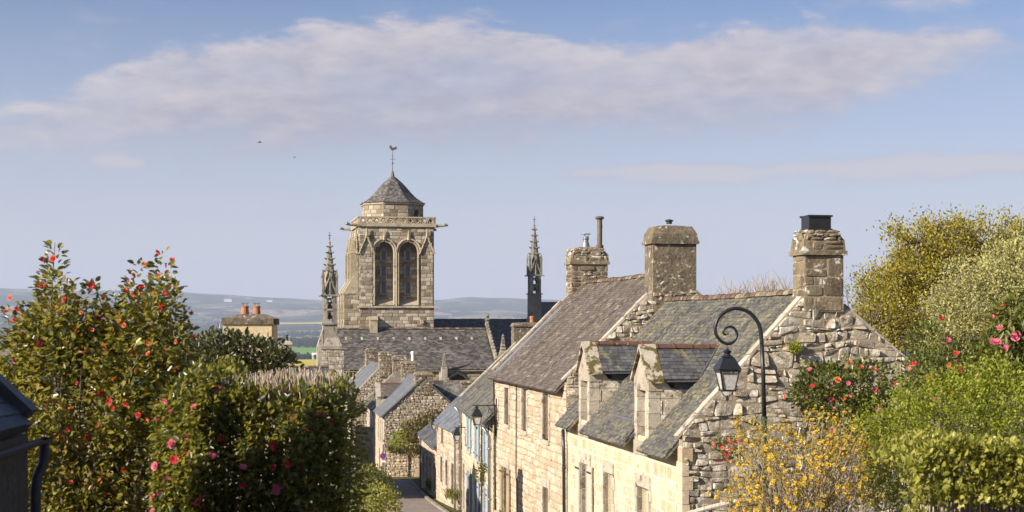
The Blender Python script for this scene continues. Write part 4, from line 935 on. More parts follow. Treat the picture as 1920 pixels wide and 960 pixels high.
        n = 11; st = (Ln - .4) / n
        for i in range(n + 1): bar(.2 + st * i - .05, z0 + .1, .2 + st * i + .05, z1 - .16, -.17, -.03)
        for i in range(n):
            c = .2 + st * (i + .5); rr = min(st * .5, (z1 - .16 - z0 - .1) / 2) - .03; zc = (z0 + z1 - .06) / 2
            p.tube([P(c + rr * math.cos(t), zc + rr * math.sin(t), -.1) for t in np.linspace(0, 2 * math.pi, 13)], .055, 4)
            for t in (.78, 2.36, 3.93, 5.5): p.tube([P(c + rr * math.cos(t), zc + rr * math.sin(t), -.1), P(c + rr * .45 * math.cos(t), zc + rr * .45 * math.sin(t), -.1)], .05, 4)
        bar(-.02, z0, .2, z1 + .02, -.2, .01) if False else None
    p.build('parapet', M['tower_trim'], T)
    for q, d in (((-.2, .1), (-1.35, -.25)), ((W + .2, .1), (1.35, -.25)), ((-.2, W - .2), (-1.3, .2)), ((W + .2, W - .2), (1.3, .2))):
        g = MB(); a = Vector((q[0], q[1], ZT + .02)); b = a + Vector((d[0], d[1], .06)); m = a.lerp(b, .6)
        g.tube([a, a.lerp(b, .35) + Vector((0, 0, .05)), m, b.lerp(m, .3) + Vector((0, 0, .1)), b], [.2, .17, .12, .17, .06], 6)
        g.tube([m + Vector((0, 0, .08)), b.lerp(m, .4) + Vector((0, 0, .28))], [.06, .03], 4); g.build('gargoyle', M['spire_stone'], T)
    # octagonal cap
    c0 = (W / 2, W / 2); ap = 3.28; Rr = ap / math.cos(math.pi / 8); o = MB()
    o.lathe([(Rr, ZT), (Rr, 27.25)], 8, (c0[0], c0[1], 0), 0, .5)
    o.lathe([(Rr, 27.05), (Rr + .15, 27.1), (Rr + .15, 27.3), (Rr, 27.32)], 8, (c0[0], c0[1], 0), 2, .5)
    ed = 2 * ap * math.tan(math.pi / 8)
    for k in range(8):
        t = -math.pi / 2 + k * math.pi / 4; n = Vector((math.cos(t), math.sin(t), 0)); h = Vector((-n.y, n.x, 0))
        if k in (0, 1, 2, 6, 7): stones(o, plane(Vector((c0[0], c0[1], 0)) + n * ap - h * ed / 2, h, n), rect(0, ZT + .2, ed, 27.05), seed=240 + k, mi=1, **ASHL)
    t = -math.pi / 2 + math.pi / 4; n = Vector((math.cos(t), math.sin(t), 0)); hh = Vector((-n.y, n.x, 0)); cc = Vector((c0[0], c0[1], 0)) + n * (ap + .06)
    o.prism([cc - hh * .3 + Vector((0, 0, 25.5)), cc + hh * .3 + Vector((0, 0, 25.5)), cc + hh * .3 + Vector((0, 0, 26.5)), cc - hh * .3 + Vector((0, 0, 26.5))], n * .03, 3)
    o.build('octagon_lantern', [M['tower_mortar'], M['tower_stone'], M['tower_trim'], M['void']], T)
    r = MB(); prof = [(3.55, 27.32), (3.0, 27.62), (2.45, 28.05), (1.95, 28.6), (1.45, 29.22), (.98, 29.75), (.5, 30.2), (.06, 30.55)]
    r.lathe([(a / math.cos(math.pi / 8) * .99, z - .02) for a, z in prof], 8, (c0[0], c0[1], 0), 0, .5)
    rn = random.Random(9)
    for k in range(8):
        t = -math.pi / 2 + k * math.pi / 4; n = Vector((math.cos(t), math.sin(t), 0)); h = Vector((-n.y, n.x, 0)); C = Vector((c0[0], c0[1], 0))
        for i in range(len(prof) - 1):
            (a0, z0), (a1, z1) = prof[i], prof[i + 1]; m = max(1, int(math.hypot(a1 - a0, z1 - z0) / .2))
            for j in range(m):
                f0, f1 = j / m, (j + 1.15) / m; A, B = a0 + (a1 - a0) * f0, a0 + (a1 - a0) * f1; ZA, ZB = z0 + (z1 - z0) * f0, z0 + (z1 - z0) * f1
                wd = 2 * A * math.tan(math.pi / 8); q = max(1, int(wd / .26))
                for s in range(q):
                    x0, x1 = -wd / 2 + wd * s / q, -wd / 2 + wd * (s + 1) / q; f = B / A; e = rn.uniform(.01, .03)
                    r.add([C + n * (A + e) + h * (x0 + .01) + Vector((0, 0, ZA - .02)), C + n * (A + e) + h * (x1 - .01) + Vector((0, 0, ZA - .02)), C + n * (B + .004) + h * (x1 * f) + Vector((0, 0, ZB)), C + n * (B + .004) + h * (x0 * f) + Vector((0, 0, ZB))], [(0, 1, 2, 3)])
    r.build('cap_roof', M['nave_slate'], T)
    v = MB(); x, y = c0
    v.lathe([(.26, 30.35), (.2, 30.6), (.12, 31.0), (.05, 31.05)], 8, (x, y, 0)); v.tube([(x, y, 31), (x, y, 33.35)], [.05, .03], 6)
    v.lathe([(.01, 31.8), (.14, 31.92), (.01, 32.05)], 6, (x, y, 0)); v.box(x - .3, x + .3, y - .02, y + .02, 32.35, 32.4); v.lathe([(.01, 32.6), (.1, 32.7), (.01, 32.8)], 6, (x, y, 0))
    cock = [(-.32, 33.62), (-.22, 33.5), (-.12, 33.36), (.1, 33.34), (.24, 33.46), (.42, 33.44), (.5, 33.66), (.4, 33.86), (.26, 33.72), (.08, 33.66), (-.08, 33.74), (-.12, 33.92), (-.2, 33.98), (-.26, 33.86), (-.4, 33.8)]
    v.prism([(x + a, y - .03, b) for a, b in cock], (0, .06, 0)); v.build('weathercock', M['rust_metal'], T)
tower()
def nave():
    w = MB(); x0, x1, y0 = -2.6, 14.4, -6.0; ze, zr = 9.2, 13.3
    P = plane((x0, y0, 0), (1, 0, 0), (0, -1, 0))
    ars = [arch(.85, 3.35, 3.5, 7.0, 8, 1.25), arch(11.2, 13.7, 3.5, 7.0, 8, 1.25), arch(6.0, 8.5, 3.5, 7.0, 8, 1.25)]
    w.sheet(P, rect(0, -3, x1 - x0, ze), ars)
    for a in ars: w.reveal(P, a, .6)
    big = [arch(a[0][0] - .1, a[1][0] + .1, 3.4, 7.05, 8, 1.25) for a in ars]
    stones(w, P, rect(0, 2, x1 - x0, ze), [(a[0][0], 3.4, a[1][0], 7) for a in ars], skip=lambda u, v: any(inside(b, u, v) for b in big), seed=250, mi=1, **ASHL)
    w.prism([(x1 - .5, y0, 0), (x1 - .5, 0, 0), (x1 - .5, 0, zr), (x1 - .5, y0 + .01, ze)], (.5, 0, 0)); w.prism([(x0, y0 + .01, 0), (x0, 0, 0), (x0, 0, zr), (x0, y0 + .01, ze)], (.4, 0, 0))
    o = w.build('aisle_wall', [M['tower_mortar'], M['tower_stone']], CH)
    for a in ars:
        g = MB(); c = (a[0][0] + a[1][0]) / 2
        g.sheet(lambda u, v, q=0: P(u, v, -.5), a)
        for f in (-.42, .42): g.tube([P(c + f, 3.5, -.42), P(c + f, 7.4, -.42)], .07, 5, 1)
        for f in (-.84, 0, .84): g.tube([P(c + f + .42 * math.cos(t), 7.2 + .5 * math.sin(t), -.42) for t in np.linspace(0, math.pi, 8)], .06, 5, 1)
        g.tube([P(u, v, .05) for u, v in a[1:] + a[:1]], .12, 6, 1)
        g.build('pointed_window', [M['dark_glass'], M['tower_trim']], o)
    r = MB(); s = Vector((0, -y0 + .35, zr - ze + .2)).normalized(); n = Vector((0, -s.z, s.y)); O = Vector((x0, y0 - .35, ze - .2)); S = math.hypot(-y0 + .35, zr - ze + .2)
    r.prism([O, O + Vector((x1 - x0 - .5, 0, 0)), O + Vector((x1 - x0 - .5, 0, 0)) + s * S, O + s * S], n * -.1)
    slates(r, O + n * .003, (1, 0, 0), s, n, x1 - x0 - .5, S, .34, .25, .03, seed=260)
    rn = random.Random(5); 
    for i in range(9):
        p = O + Vector((1 + i * 1.72, 0, 0)) + s * (S * .78); r.prism([p - Vector((.12, 0, 0)), p + Vector((.12, 0, 0)), p + Vector((.1, 0, 0)) - s * .5, p + Vector((-.1, 0, 0)) - s * .5], n * .09, 1)
    ridge_tiles(r, (x0, -.05, zr + .05), (x1 - .5, -.05, zr + .05), .15, seed=4, mi=2)
    r.build('aisle_roof', [M['nave_slate'], M['coping_stone'], M['ridge_tile']], CH)
    c = MB(); coping(c, (x1 - .2, y0 - .5, ze + .25), (x1 - .2, .1, zr + .4), .4, .2, .8, 6)
    for q in np.linspace(.05, .98, 13):
        p = Vector((x1 - .2, y0 - .5 + 6.6 * q, ze + .45 + 4.3 * q)); c.lathe([(.03, -.1), (.16, .06), (.12, .16), (.03, .28)], 5, p)
    c.lathe([(.3, 0), (.22, .5), (.34, .6), (.12, .8), (.26, 1.0), (.03, 1.3)], 6, (x1 - .2, .1, zr + .4)); c.build('crocketed_coping', M['spire_stone'], CH)
    b = MB(); b.box(x0, x1 + .3, y0 - .3, y0 - .002, ze - .35, ze - .22); b.build('cornice', M['tower_trim'], CH)
    for lx, top in ((8.3, 10.5), (14.2, 10.2)):            # buttresses with pinnacles on the aisle
        p = MB(); p.box(lx - .45, lx + .45, y0 - 1.3, y0 - .002, -3, 8.0); p.prism([(lx - .45, y0 - 1.3, 8.0), (lx - .45, y0 - .002, 8.0), (lx - .45, y0 - .002, 9.0)], (.9, 0, 0))
        p.box(lx - .3, lx + .3, y0 - 1.1, y0 - .5, 8.2, 9.2); p.lathe([(.44, 9.2), (.3, 9.35), (.04, top + .6)], 4, (lx, y0 - .8, 0), 0, .5)
        for q in range(4): p.lathe([(.02, -.08), (.36 - .07 * q, 0), (.02, .1)], 4, (lx, y0 - .8, 9.4 + q * .35), 0, .5)
        p.build('pinnacled_buttress', M['spire_stone'], CH)
    # main nave behind and its shaded slope
    w = MB(); xa, xb = 8.25, 22.0; za, zb = 9.8, 14.35
    w.box(xa, xb, 3.0, 15, -3, za); w.build('nave_wall', M['tower_stone'], CH)
    r = MB(); s = Vector((0, 6.3, zb - za + .2)).normalized(); n = Vector((0, -s.z, s.y)); O = Vector((xa, 2.7, za - .2)); S = math.hypot(6.3, zb - za + .2)
    r.prism([O, O + Vector((xb - xa, 0, 0)), O + Vector((xb - xa, 0, 0)) + s * S, O + s * S], n * -.1); r.prism([(xa, 9.01, zb), (xb, 9.01, zb), (xb, 15.5, za - .2), (xa, 15.5, za - .2)], (0, 0, -.1))
    slates(r, O + n * .003, (1, 0, 0), s, n, xb - xa, S, .34, .25, .03, seed=261); ridge_tiles(r, (xa, 9, zb + .02), (xb, 9, zb + .02), .15, seed=7)
    r.build('nave_roof', M['dark_slate'], CH)
    # balustrade and tall pinnacle between aisle and row
    P = plane((14.6, -.5, 0), (1, 0, 0), (0, -1, 0)); p = MB(); z0 = c2l(940, 671, 158).z
    p.box(14.6, 22, -.5, -.2, z0 - .1, z0 + .1); p.box(14.6, 22, -.48, -.22, z0 + .95, z0 + 1.1); p.box(14.6, 22, -.4, 6, -3, z0 - .11)
    for i in range(9): p.tube([(14.8 + i * .8 + .38 * math.cos(t), -.35, z0 + .55 + .38 * math.sin(t)) for t in np.linspace(0, 2 * math.pi, 11)], .06, 4)
    p.build('balustrade', M['spire_stone'], CH)
    p = MB(); q = c2l(943, 672, 157); p.box(q.x - .35, q.x + .35, q.y - .35, q.y + .35, q.z - 1.5, q.z + .6); p.lathe([(.5, .6), (.4, .8), (.08, 2.6)], 4, q, 0, .5)
    for k in range(5): p.lathe([(.02, -.1), (.5 - .07 * k, .03), (.02, .14)], 4, q + Vector((0, 0, .95 + k * .35)), 0, .5)
    p.build('crocketed_pinnacle', M['spire_stone'], CH)
nave()
def bellcote(px, d, y_base, y_open0, y_open1, y_gab, y_top, wpx, mat, bells, pier):
    q = c2l(px, y_base, d); k = d / FPX; w = wpx * k / 2; Z = lambda y: (HZ - y) * k + 14.0
    b = MB(); x, y = q.x, q.y
    b.box(x - w * 1.05, x + w * 1.05, y - w * 1.05, y + w * 1.05, pier, Z(y_open0) - .14); b.box(x - w * 1.25, x + w * 1.25, y - w * 1.25, y + w * 1.25, Z(y_open0) - .14, Z(y_open0))
    b.prism([(x - w * 1.06, y - w * 1.1, pier + 1), (x - w * 2.0, y - w * 1.1, pier), (x - w * 1.9, y - w * 1.1, Z(y_base) - .5), (x - w * 1.06, y - w * 1.1, Z(y_base) + 1.2)], (0, w * 2, 0))
    zo0, zo1, zg, zt = Z(y_open0), Z(y_open1), Z(y_gab), Z(y_top); pw = w * .3
    for sx in (-1, 1):
        for sy in (-1, 1):
            cx, cy = x + sx * (w - pw), y + sy * (w - pw); b.box(cx - pw, cx + pw, cy - pw, cy + pw, zo0, zo1)
            b.lathe([(pw * 1.1, zo1), (pw * .8, zo1 + .2), (pw * .75, zg), (pw * 1.1, zg + .02), (.02, zg + .75)], 4, (x + sx * w * 1.02, y + sy * w * 1.02, 0), 0, .5)
            b.tube([(x + sx * w * 1.02, y + sy * w * 1.02, zo1 + .1), (x + sx * w * 1.5, y + sy * w * 1.5, zo1 + .05)], [.12, .05], 5)
    b.box(x - w * 1.15, x + w * 1.15, y - w * 1.15, y + w * 1.15, zo1, zo1 + .2)
    zm = (zo0 + zo1) / 2
    b.box(x - w, x + w, y - w, y - w + .12, zm - .05, zm + .1); b.box(x - w, x + w, y + w - .12, y + w, zm - .05, zm + .1)
    for t0 in (zm - .55, zo1 - .6):
        for sy in (-1, 1): b.tube([(x + (w - pw * 2) * math.cos(t), y + sy * (w - pw), t0 + .05 + (w - pw * 2) * 1.3 * math.sin(t)) for t in np.linspace(0, math.pi, 7)], pw * .55, 5)
    for (hx, hy) in ((1, 0), (0, 1)):                    # open gables on each side
        for s in (-1, 1):
            nx, ny = (0, s) if hx else (s, 0)
            c = Vector((x + nx * w * 1.05, y + ny * w * 1.05, 0)); h = Vector((hx, hy, 0))
            for e in (-1, 1):
                b.tube([c + h * (e * w * 1.05) + Vector((0, 0, zo1 + .1)), c + Vector((0, 0, zg + .1))], pw * .42, 5)
                for f in (.3, .6): b.lathe([(.02, -.1), (.11, 0), (.02, .12)], 5, c + h * (e * w * (1.1 - 1.05 * f)) + Vector((0, 0, zo1 + .2 + (zg - zo1) * f)))
            b.tube([c + Vector((0, 0, zg)), c + Vector((0, 0, zg + .5))], [.1, .03], 5)
            b.tube([c + Vector((0, 0, zo1 + .1)), c + Vector((0, 0, zg - .4))], .06, 5)
    rs = w * .98; b.lathe([(rs, zo1 + .2), (rs * .93, zg - .1), (.05, zt)], 8, (x, y, 0), 0, .5)
    n = 6
    for i in range(1, n):
        f = i / n; z = zg + (zt - zg) * f; r = rs * .93 * (1 - f) + .02
        for k2 in range(8):
            a = (k2 + .5) * math.pi / 4; b.tube([(x + r * math.cos(a), y + r * math.sin(a), z), (x + (r + .2) * math.cos(a), y + (r + .2) * math.sin(a), z + .08), (x + (r + .17) * math.cos(a), y + (r + .17) * math.sin(a), z + .18)], [.07, .06, .02], 4)
    b.lathe([(.02, zt - .25), (.16, zt - .15), (.02, zt)], 6, (x, y, 0))
    o = b.build('bellcote', mat, CH)
    f = MB(); f.tube([(x, y, zt - .1), (x, y, zt + .9)], .03, 5); f.box(x - .18, x + .18, y - .02, y + .02, zt + .5, zt + .55); f.lathe([(.01, .2), (.08, .28), (.01, .36)], 6, (x, y, zt)); f.build('finial_cross', M['black_metal'], o)
    for z in bells:
        z = Z(z); g = MB(); g.lathe([(.32, 0), (.26, .12), (.2, .35), (.13, .48), (.02, .52)], 12, (x, y, z)); g.box(x - w + pw, x + w - pw, y - .06, y + .06, z + .5, z + .66); g.lathe([(.05, -.1), (.05, .05)], 6, (x, y, z)); g.build('bell', M['bronze'], o)
    return o
bellcote(618, 143, 640, 606, 556, 520, 452, 25, M['spire_stone'], (598, 579), 3)
bellcote(1002, 172, 612, 550, 518, 488, 420, 21, M['spire_dark'], (545,), 6)
def extras():
    p = MB(); a = c2l(604, 655, 141); b = c2l(646, 655, 141)
    p.box(a.x, b.x, a.y, a.y + 2.2, -3, a.z + 0.01); p.frustum(a.x - .12, b.x + .12, a.y - .12, a.y + 2.3, a.z + .01, a.x - .1, b.x + .1, a.y - .1, a.y + 2.28, a.z + .3)
    p.frustum(a.x + .2, b.x - .2, a.y + .1, a.y + 2, a.z + .3, a.x + .5, b.x - .5, a.y + .4, a.y + 1.6, a.z + 1.1)
    stones(p, plane((a.x, a.y, 0), (1, 0, 0), (0, -1, 0)), rect(0, 4, b.x - a.x, a.z), seed=270, mi=1, **ASHL)
    q = c2l(601, 700, 141); p.box(q.x - .25, q.x + .25, q.y, q.y + .5, -3, q.z + 2); p.lathe([(.38, 0), (.05, 1.6)], 4, (q.x, q.y + .25, q.z + 2), 0, .5)
    p.build('porch_pier', [M['spire_stone'], M['lichen_rubble']], CH)
    r = MB(); a = c2l(1008, 566, 178); b = c2l(1060, 566, 178)
    r.prism([(a.x, a.y - 3, a.z - 4), (b.x, a.y - 3, a.z - 4), (b.x, a.y, a.z), (a.x, a.y, a.z)], (0, 0, -.2)); r.box(a.x, b.x, a.y - 2.9, a.y + 3, 3, a.z - 4.1); r.build('chapel_roof', M['dark_slate'], CH)
extras()
# ------------------------------------------------------------------ lamps, signs, walls
def lantern(parent, c, s=1.0, glass='frost_glass'):
    """Four-sided tapering street lantern hung or stood with its glass base at c; about 0.8 m tall at s = 1."""
    f = MB(); b, t, h = .155 * s, .245 * s, .50 * s; x, y, z = c
    for i in (-1, 1):
        for j in (-1, 1): f.beam((x + i * b, y + j * b, z), (x + i * t, y + j * t, z + h), .03 * s, .03 * s)
    for r, zz, e in ((b, 0, .03), (t, h, .035)):
        e *= s
        f.box(x - r - e, x + r + e, y - r - e, y - r + e, z + zz - e, z + zz + e * .6); f.box(x - r - e, x + r + e, y + r - e, y + r + e, z + zz - e, z + zz + e * .6)
        f.box(x - r - e, x - r + e, y - r + e, y + r - e, z + zz - e, z + zz + e * .6); f.box(x + r - e, x + r + e, y - r + e, y + r - e, z + zz - e, z + zz + e * .6)
    T = t + .055 * s
    f.frustum(x - T, x + T, y - T, y + T, z + h + .03 * s, x - T, x + T, y - T, y + T, z + h + .055 * s)
    f.frustum(x - T * .97, x + T * .97, y - T * .97, y + T * .97, z + h + .055 * s, x - .15 * s, x + .15 * s, y - .15 * s, y + .15 * s, z + h + .33 * s)
    f.lathe([(.15 * s, 0), (.17 * s, .02 * s), (.1 * s, .06 * s), (.07 * s, .1 * s), (.1 * s, .14 * s), (.11 * s, .17 * s), (.05 * s, .2 * s), (.02 * s, .24 * s)], 12, (x, y, z + h + .33 * s))
    f.tube([(x - b, y, z - .01), (x - b * .8, y, z - .1 * s), (x - .03 * s, y, z - .17 * s), (x, y, z - .22 * s)], .012 * s, 5); f.tube([(x + b, y, z - .01), (x + b * .8, y, z - .1 * s), (x + .03 * s, y, z - .17 * s), (x, y, z - .22 * s)], .012 * s, 5)
    f.lathe([(.005, -.06), (.028, -.02), (.028, .01), (.005, .05)], 8, (x, y, z - .2 * s))
    o = f.build('lantern', M['black_metal'], parent)
    g = MB(); g.frustum(x - b + .012, x + b - .012, y - b + .012, y + b - .012, z + .002, x - t + .012, x + t - .012, y - t + .012, y + t - .012, z + h - .04); g.build('lantern_glass', M[glass], o)
    return o
def crook_lamp():
    d = 26.0; k = d / FPX; a = at(1433, 785, d); zg_ = gz(a.x, d); H = thing('street_lamp', 'tall crook-headed street lamp with spiral scroll before the lichened gable', 'street lamp', (a.x, d, zg_), 8)
    Z = lambda y: (HZ - y) * k - zg_; X = lambda px: (px - 1433) * k
    p = MB(); p.lathe([(.1, 0), (.1, .4), (.07, .55), (.047, .6), (.045, Z(785))], 12); p.lathe([(.055, Z(788)), (.055, Z(781))], 12); p.build('pole_base', M['green_metal'], H)
    p = MB(); p.tube([(0, 0, Z(786)), (X(1431), 0, Z(700)), (X(1428), 0, Z(640))], [.04, .038, .036], 12)
    # crook: over the top, down the left, under, and into the spiral
    pts = [(1428, 645), (1427, 630), (1424, 612), (1416, 598), (1404, 586), (1388, 579.5), (1372, 579), (1357, 585), (1345, 596), (1339, 610), (1339, 624), (1346, 636), (1356, 643), (1367, 644), (1376, 638), (1380, 628), (1377, 618), (1369, 612.5), (1360, 614), (1354, 620), (1355, 626), (1361, 628)]
    V = [Vector((X(a), 0, Z(b))) for a, b in pts]; fine = []
    for i in range(len(V) - 1):
        p0, p1, p2, p3 = V[max(i - 1, 0)], V[i], V[i + 1], V[min(i + 2, len(V) - 1)]
        for t in (0, .25, .5, .75): fine.append(.5 * ((2 * p1) + (p2 - p0) * t + (2 * p0 - 5 * p1 + 4 * p2 - p3) * t * t + (3 * p1 - p0 - 3 * p2 + p3) * t ** 3))
    n = len(fine); p.tube(fine, [.037 - .019 * (i / n) ** 1.3 for i in range(n)], 10)
    p.lathe([(.005, -.02), (.02, 0), (.005, .02)], 8, fine[-1] + Vector((.03, 0, .02)))
    o = p.build('crook_pole', M['black_metal'], H, smooth=True)
    h = MB(); c = Vector((X(1361.5), 0, 0)); h.tube([c + Vector((0, 0, Z(646))), c + Vector((0, 0, Z(652))), c + Vector((.0, 0, Z(660)))], [.012, .018, .012], 8); h.lathe([(.005, -.03), (.028, 0), (.005, .03)], 8, c + Vector((0, 0, Z(651)))); h.build('hanger', M['rust_metal'], H)
    lantern(H, (c.x, 0, Z(731)), .69)
crook_lamp()
def wall_lamp(px, py, d, s, wallx, label):
    """px, py: foot of the lantern glass; the bracket runs right to the wall."""
    c = at(px, py, d); H = thing('wall_lamp', label, 'wall lamp', c, 8, 'lanterns on brackets along the right-hand row')
    lantern(H, (0, 0, 0), s); zt = s * 1.08; b = MB(); L = wallx
    b.beam((-.12, 0, zt), (L, 0, zt), .03, .04); b.tube([(0, 0, zt), (0, 0, s * .9)], .016, 6)
    b.tube([(L - .02, 0, zt - .02), (L - .12, 0, zt - .3), (L * .55, 0, zt - .02)], .012, 5)
    b.tube([(L - .2 + .12 * math.cos(t) * (1 - t / 14), 0, zt - .2 + .13 * math.sin(t) * (1 - t / 14)) for t in np.linspace(0, 9, 20)], .012, 5)
    b.box(L - .02, L + .02, -.04, .04, zt - .75, zt + .25); b.build('bracket', M['black_metal'], H)
wall_lamp(894, 796, 53.5, .64, .72, 'large black wall lantern on an iron bracket in front of the blue shutters')
wall_lamp(856.5, 826, 67, .56, .62, 'black wall lantern below the broken gutter of the bluish slate house')
wall_lamp(813, 804, 77, .5, .55, 'smallest black wall lantern beside the low dark-roofed house')
def no_parking():
    d = 96; a = at(718, 855, d); z = gz(a.x, d); H = thing('road_sign', 'round blue and red no-parking sign on a grey post', 'road sign', (a.x, d, z), 0)
    p = MB(); p.tube([(0, .05, 0), (0, .05, a.z - z + .75)], .035, 8); p.build('post', M['zinc'], H)
    for r, m, o in ((.2, 'sign_red', 0), (.16, 'sign_blue', -.006)):
        s = MB(); s.add([(r * math.cos(t), o, a.z - z + r * math.sin(t)) for t in np.linspace(0, 2 * math.pi, 25)[:-1]] + [(r * math.cos(t), o + .01, a.z - z + r * math.sin(t)) for t in np.linspace(0, 2 * math.pi, 25)[:-1]], [tuple(range(24)), tuple(range(24, 48))] + [(i, (i + 1) % 24, 24 + (i + 1) % 24, 24 + i) for i in range(24)])
        s.build('sign_disc' if m == 'sign_red' else 'blue_disc', M[m], H)
    s = MB(); s.beam((-.11, -.012, a.z - z + .11), (.11, -.012, a.z - z - .11), .012, .04, (1, 0, 1)); s.build('red_bar', M['sign_red'], H)
    s = MB(); s.box(-.17, .17, -.01, .01, a.z - z - .42, a.z - z - .28); s.build('plate', M['white_paint'], H)
no_parking()
def pole(px, y0, y1, d):
    a = at(px, y0, d); z = gz(a.x, d); H = thing('utility_post', 'slim white post standing at the corner of the rubble gable', 'post', (a.x, d, z))
    p = MB(); p.tube([(0, 0, 0), (0, 0, a.z - z)], .05, 8); p.build('shaft', M['white_paint'], H); p = MB(); p.lathe([(.07, 0), (.07, .1), (.02, .14)], 8, (0, 0, a.z - z)); p.build('cap', M['zinc'], H)
pole(719, 828, 900, 98)
def garden_wall():
    d = 99; a, b = at(726, 846, d), at(776, 850, d); z = gz(0, d) - .3
    H = thing('garden_wall', 'low rubble garden wall with grassy top at the bend of the street', 'wall', (a.x, d, z), 4)
    L = b.x - a.x; h = a.z - z; m = MB(); m.box(0, L, 0, .5, -1, h); m.box(L, L + .45, -.06, .56, -1, h + .02); stones(m, plane((0, 0, 0), (1, 0, 0), (0, -1, 0)), rect(0, 0, L, h), seed=280, mi=1, **FIELD)
    stones(m, plane((L, -.06, 0), (1, 0, 0), (0, -1, 0)), rect(0, 0, .45, h), seed=281, mi=1, ch=(.25, .4), cw=(.45, .5), gap=.03); m.box(L + .45, L + 2.5, .1, .5, -1, h * .6)
    m.build('wall', [M['tan_mortar'], M['tan_stone']], H)
    a = at(668, 806, 88); z = gz(a.x, 88); H = thing('garden_wall', 'stone wall end of pale blocks beside the white post, left of the street', 'wall', (a.x, 88, z), YAW)
    m = MB(); L2 = 1.0; h = a.z - z; m.box(0, L2, 0, .6, -1, h); stones(m, plane((0, 0, 0), (1, 0, 0), (0, -1, 0)), rect(0, 0, L2, h), seed=283, mi=1, ch=(.3, .5), cw=(.4, .7)); m.box(-.06, L2 + .06, -.08, .66, h + .002, h + .14); m.build('wall', [M['tan_mortar'], M['lichen_rubble']], H)
garden_wall()
def handrail():
    H = thing('handrail', 'pale pipe handrail beside the near house at the foot of the yellow azalea', 'handrail', at(1342, 956, 24), 0)
    m = MB(); k = 24 / FPX; m.tube([(-70 * k, 0, -14 * k), (-20 * k, 0, 2 * k), (40 * k, 0, 16 * k), (120 * k, .2, 20 * k)], .042, 8); m.build('rail', M['beige_paint'], H)
    p = MB(); p.tube([(60 * k, 0, 17 * k), (60 * k, 0, -2.2)], .03, 8); p.tube([(-10 * k, 0, 4 * k), (-10 * k, 0, -2.2)], .03, 8); p.build('post', M['black_metal'], H)
handrail()
def bird(px, py, d, sz, rz, label):
    H = thing('bird', label, 'bird', at(px, py, d), rz); b = MB()
    b.tube([(-.5 * sz, 0, 0), (-.3 * sz, 0, .02 * sz), (0, 0, .04 * sz), (.3 * sz, 0, .05 * sz), (.42 * sz, 0, .06 * sz), (.5 * sz, 0, .05 * sz)], [.03 * sz, .07 * sz, .12 * sz, .09 * sz, .06 * sz, .01 * sz], 8)
    for s in (-1, 1):
        b.prism([(.15 * sz, s * .05 * sz, .08 * sz), (.12 * sz, s * .5 * sz, .26 * sz), (-.05 * sz, s * .9 * sz, .18 * sz), (-.08 * sz, s * .5 * sz, .22 * sz), (-.15 * sz, s * .05 * sz, .06 * sz)], (0, 0, .015 * sz))
    b.prism([(-.45 * sz, -.04 * sz, 0), (-.72 * sz, -.12 * sz, .01 * sz), (-.72 * sz, .12 * sz, .01 * sz), (-.45 * sz, .04 * sz, 0)], (0, 0, .012 * sz)); b.build('body', M['void'], H)
bird(487, 267, 90, .26, 15, 'dark bird gliding in the sky left of the weathercock, the higher of two')
bird(552, 295, 95, .2, 60, 'small dark bird in the sky nearer the tower, the lower of two')
def farm(px, py, d, w, mat, roof, label, name='farmhouse'):
    a = at(px, py, d); z = gz(a.x, a.y); H = thing(name, label, 'house', (a.x, d, z - 2), 8)
    h = w * .36; b = MB(); b.box(0, w, 0, w * .5, 0, h + 2); b.prism([(0, 0, h + 2), (0, w * .5, h + 2), (0, w * .25, h + 2 + w * .2)], (w, 0, 0)); b.build('wall', M[mat], H)
    r = MB(); r.prism([(-.3, -.4, h + 1.8), (-.3, w * .25, h + 2.2 + w * .2), (-.3, w * .5 + .4, h + 1.8)], (w + .6, 0, 0)) ; r.build('roof', M[roof], H)
farm(585, 684, 1650, 14, 'white_paint', 'white_paint', 'white building at the far edge of the rape field', 'barn')
farm(588, 628, 3400, 24, 'cream_render', 'dark_slate', 'pale farmhouse above the dark wood')
farm(420, 573, 7800, 40, 'white_paint', 'dark_slate', 'white farm on the far hillside left of the cream chimney')
farm(500, 572, 7900, 30, 'white_paint', 'dark_slate', 'white farm on the far hillside above the orange pots')
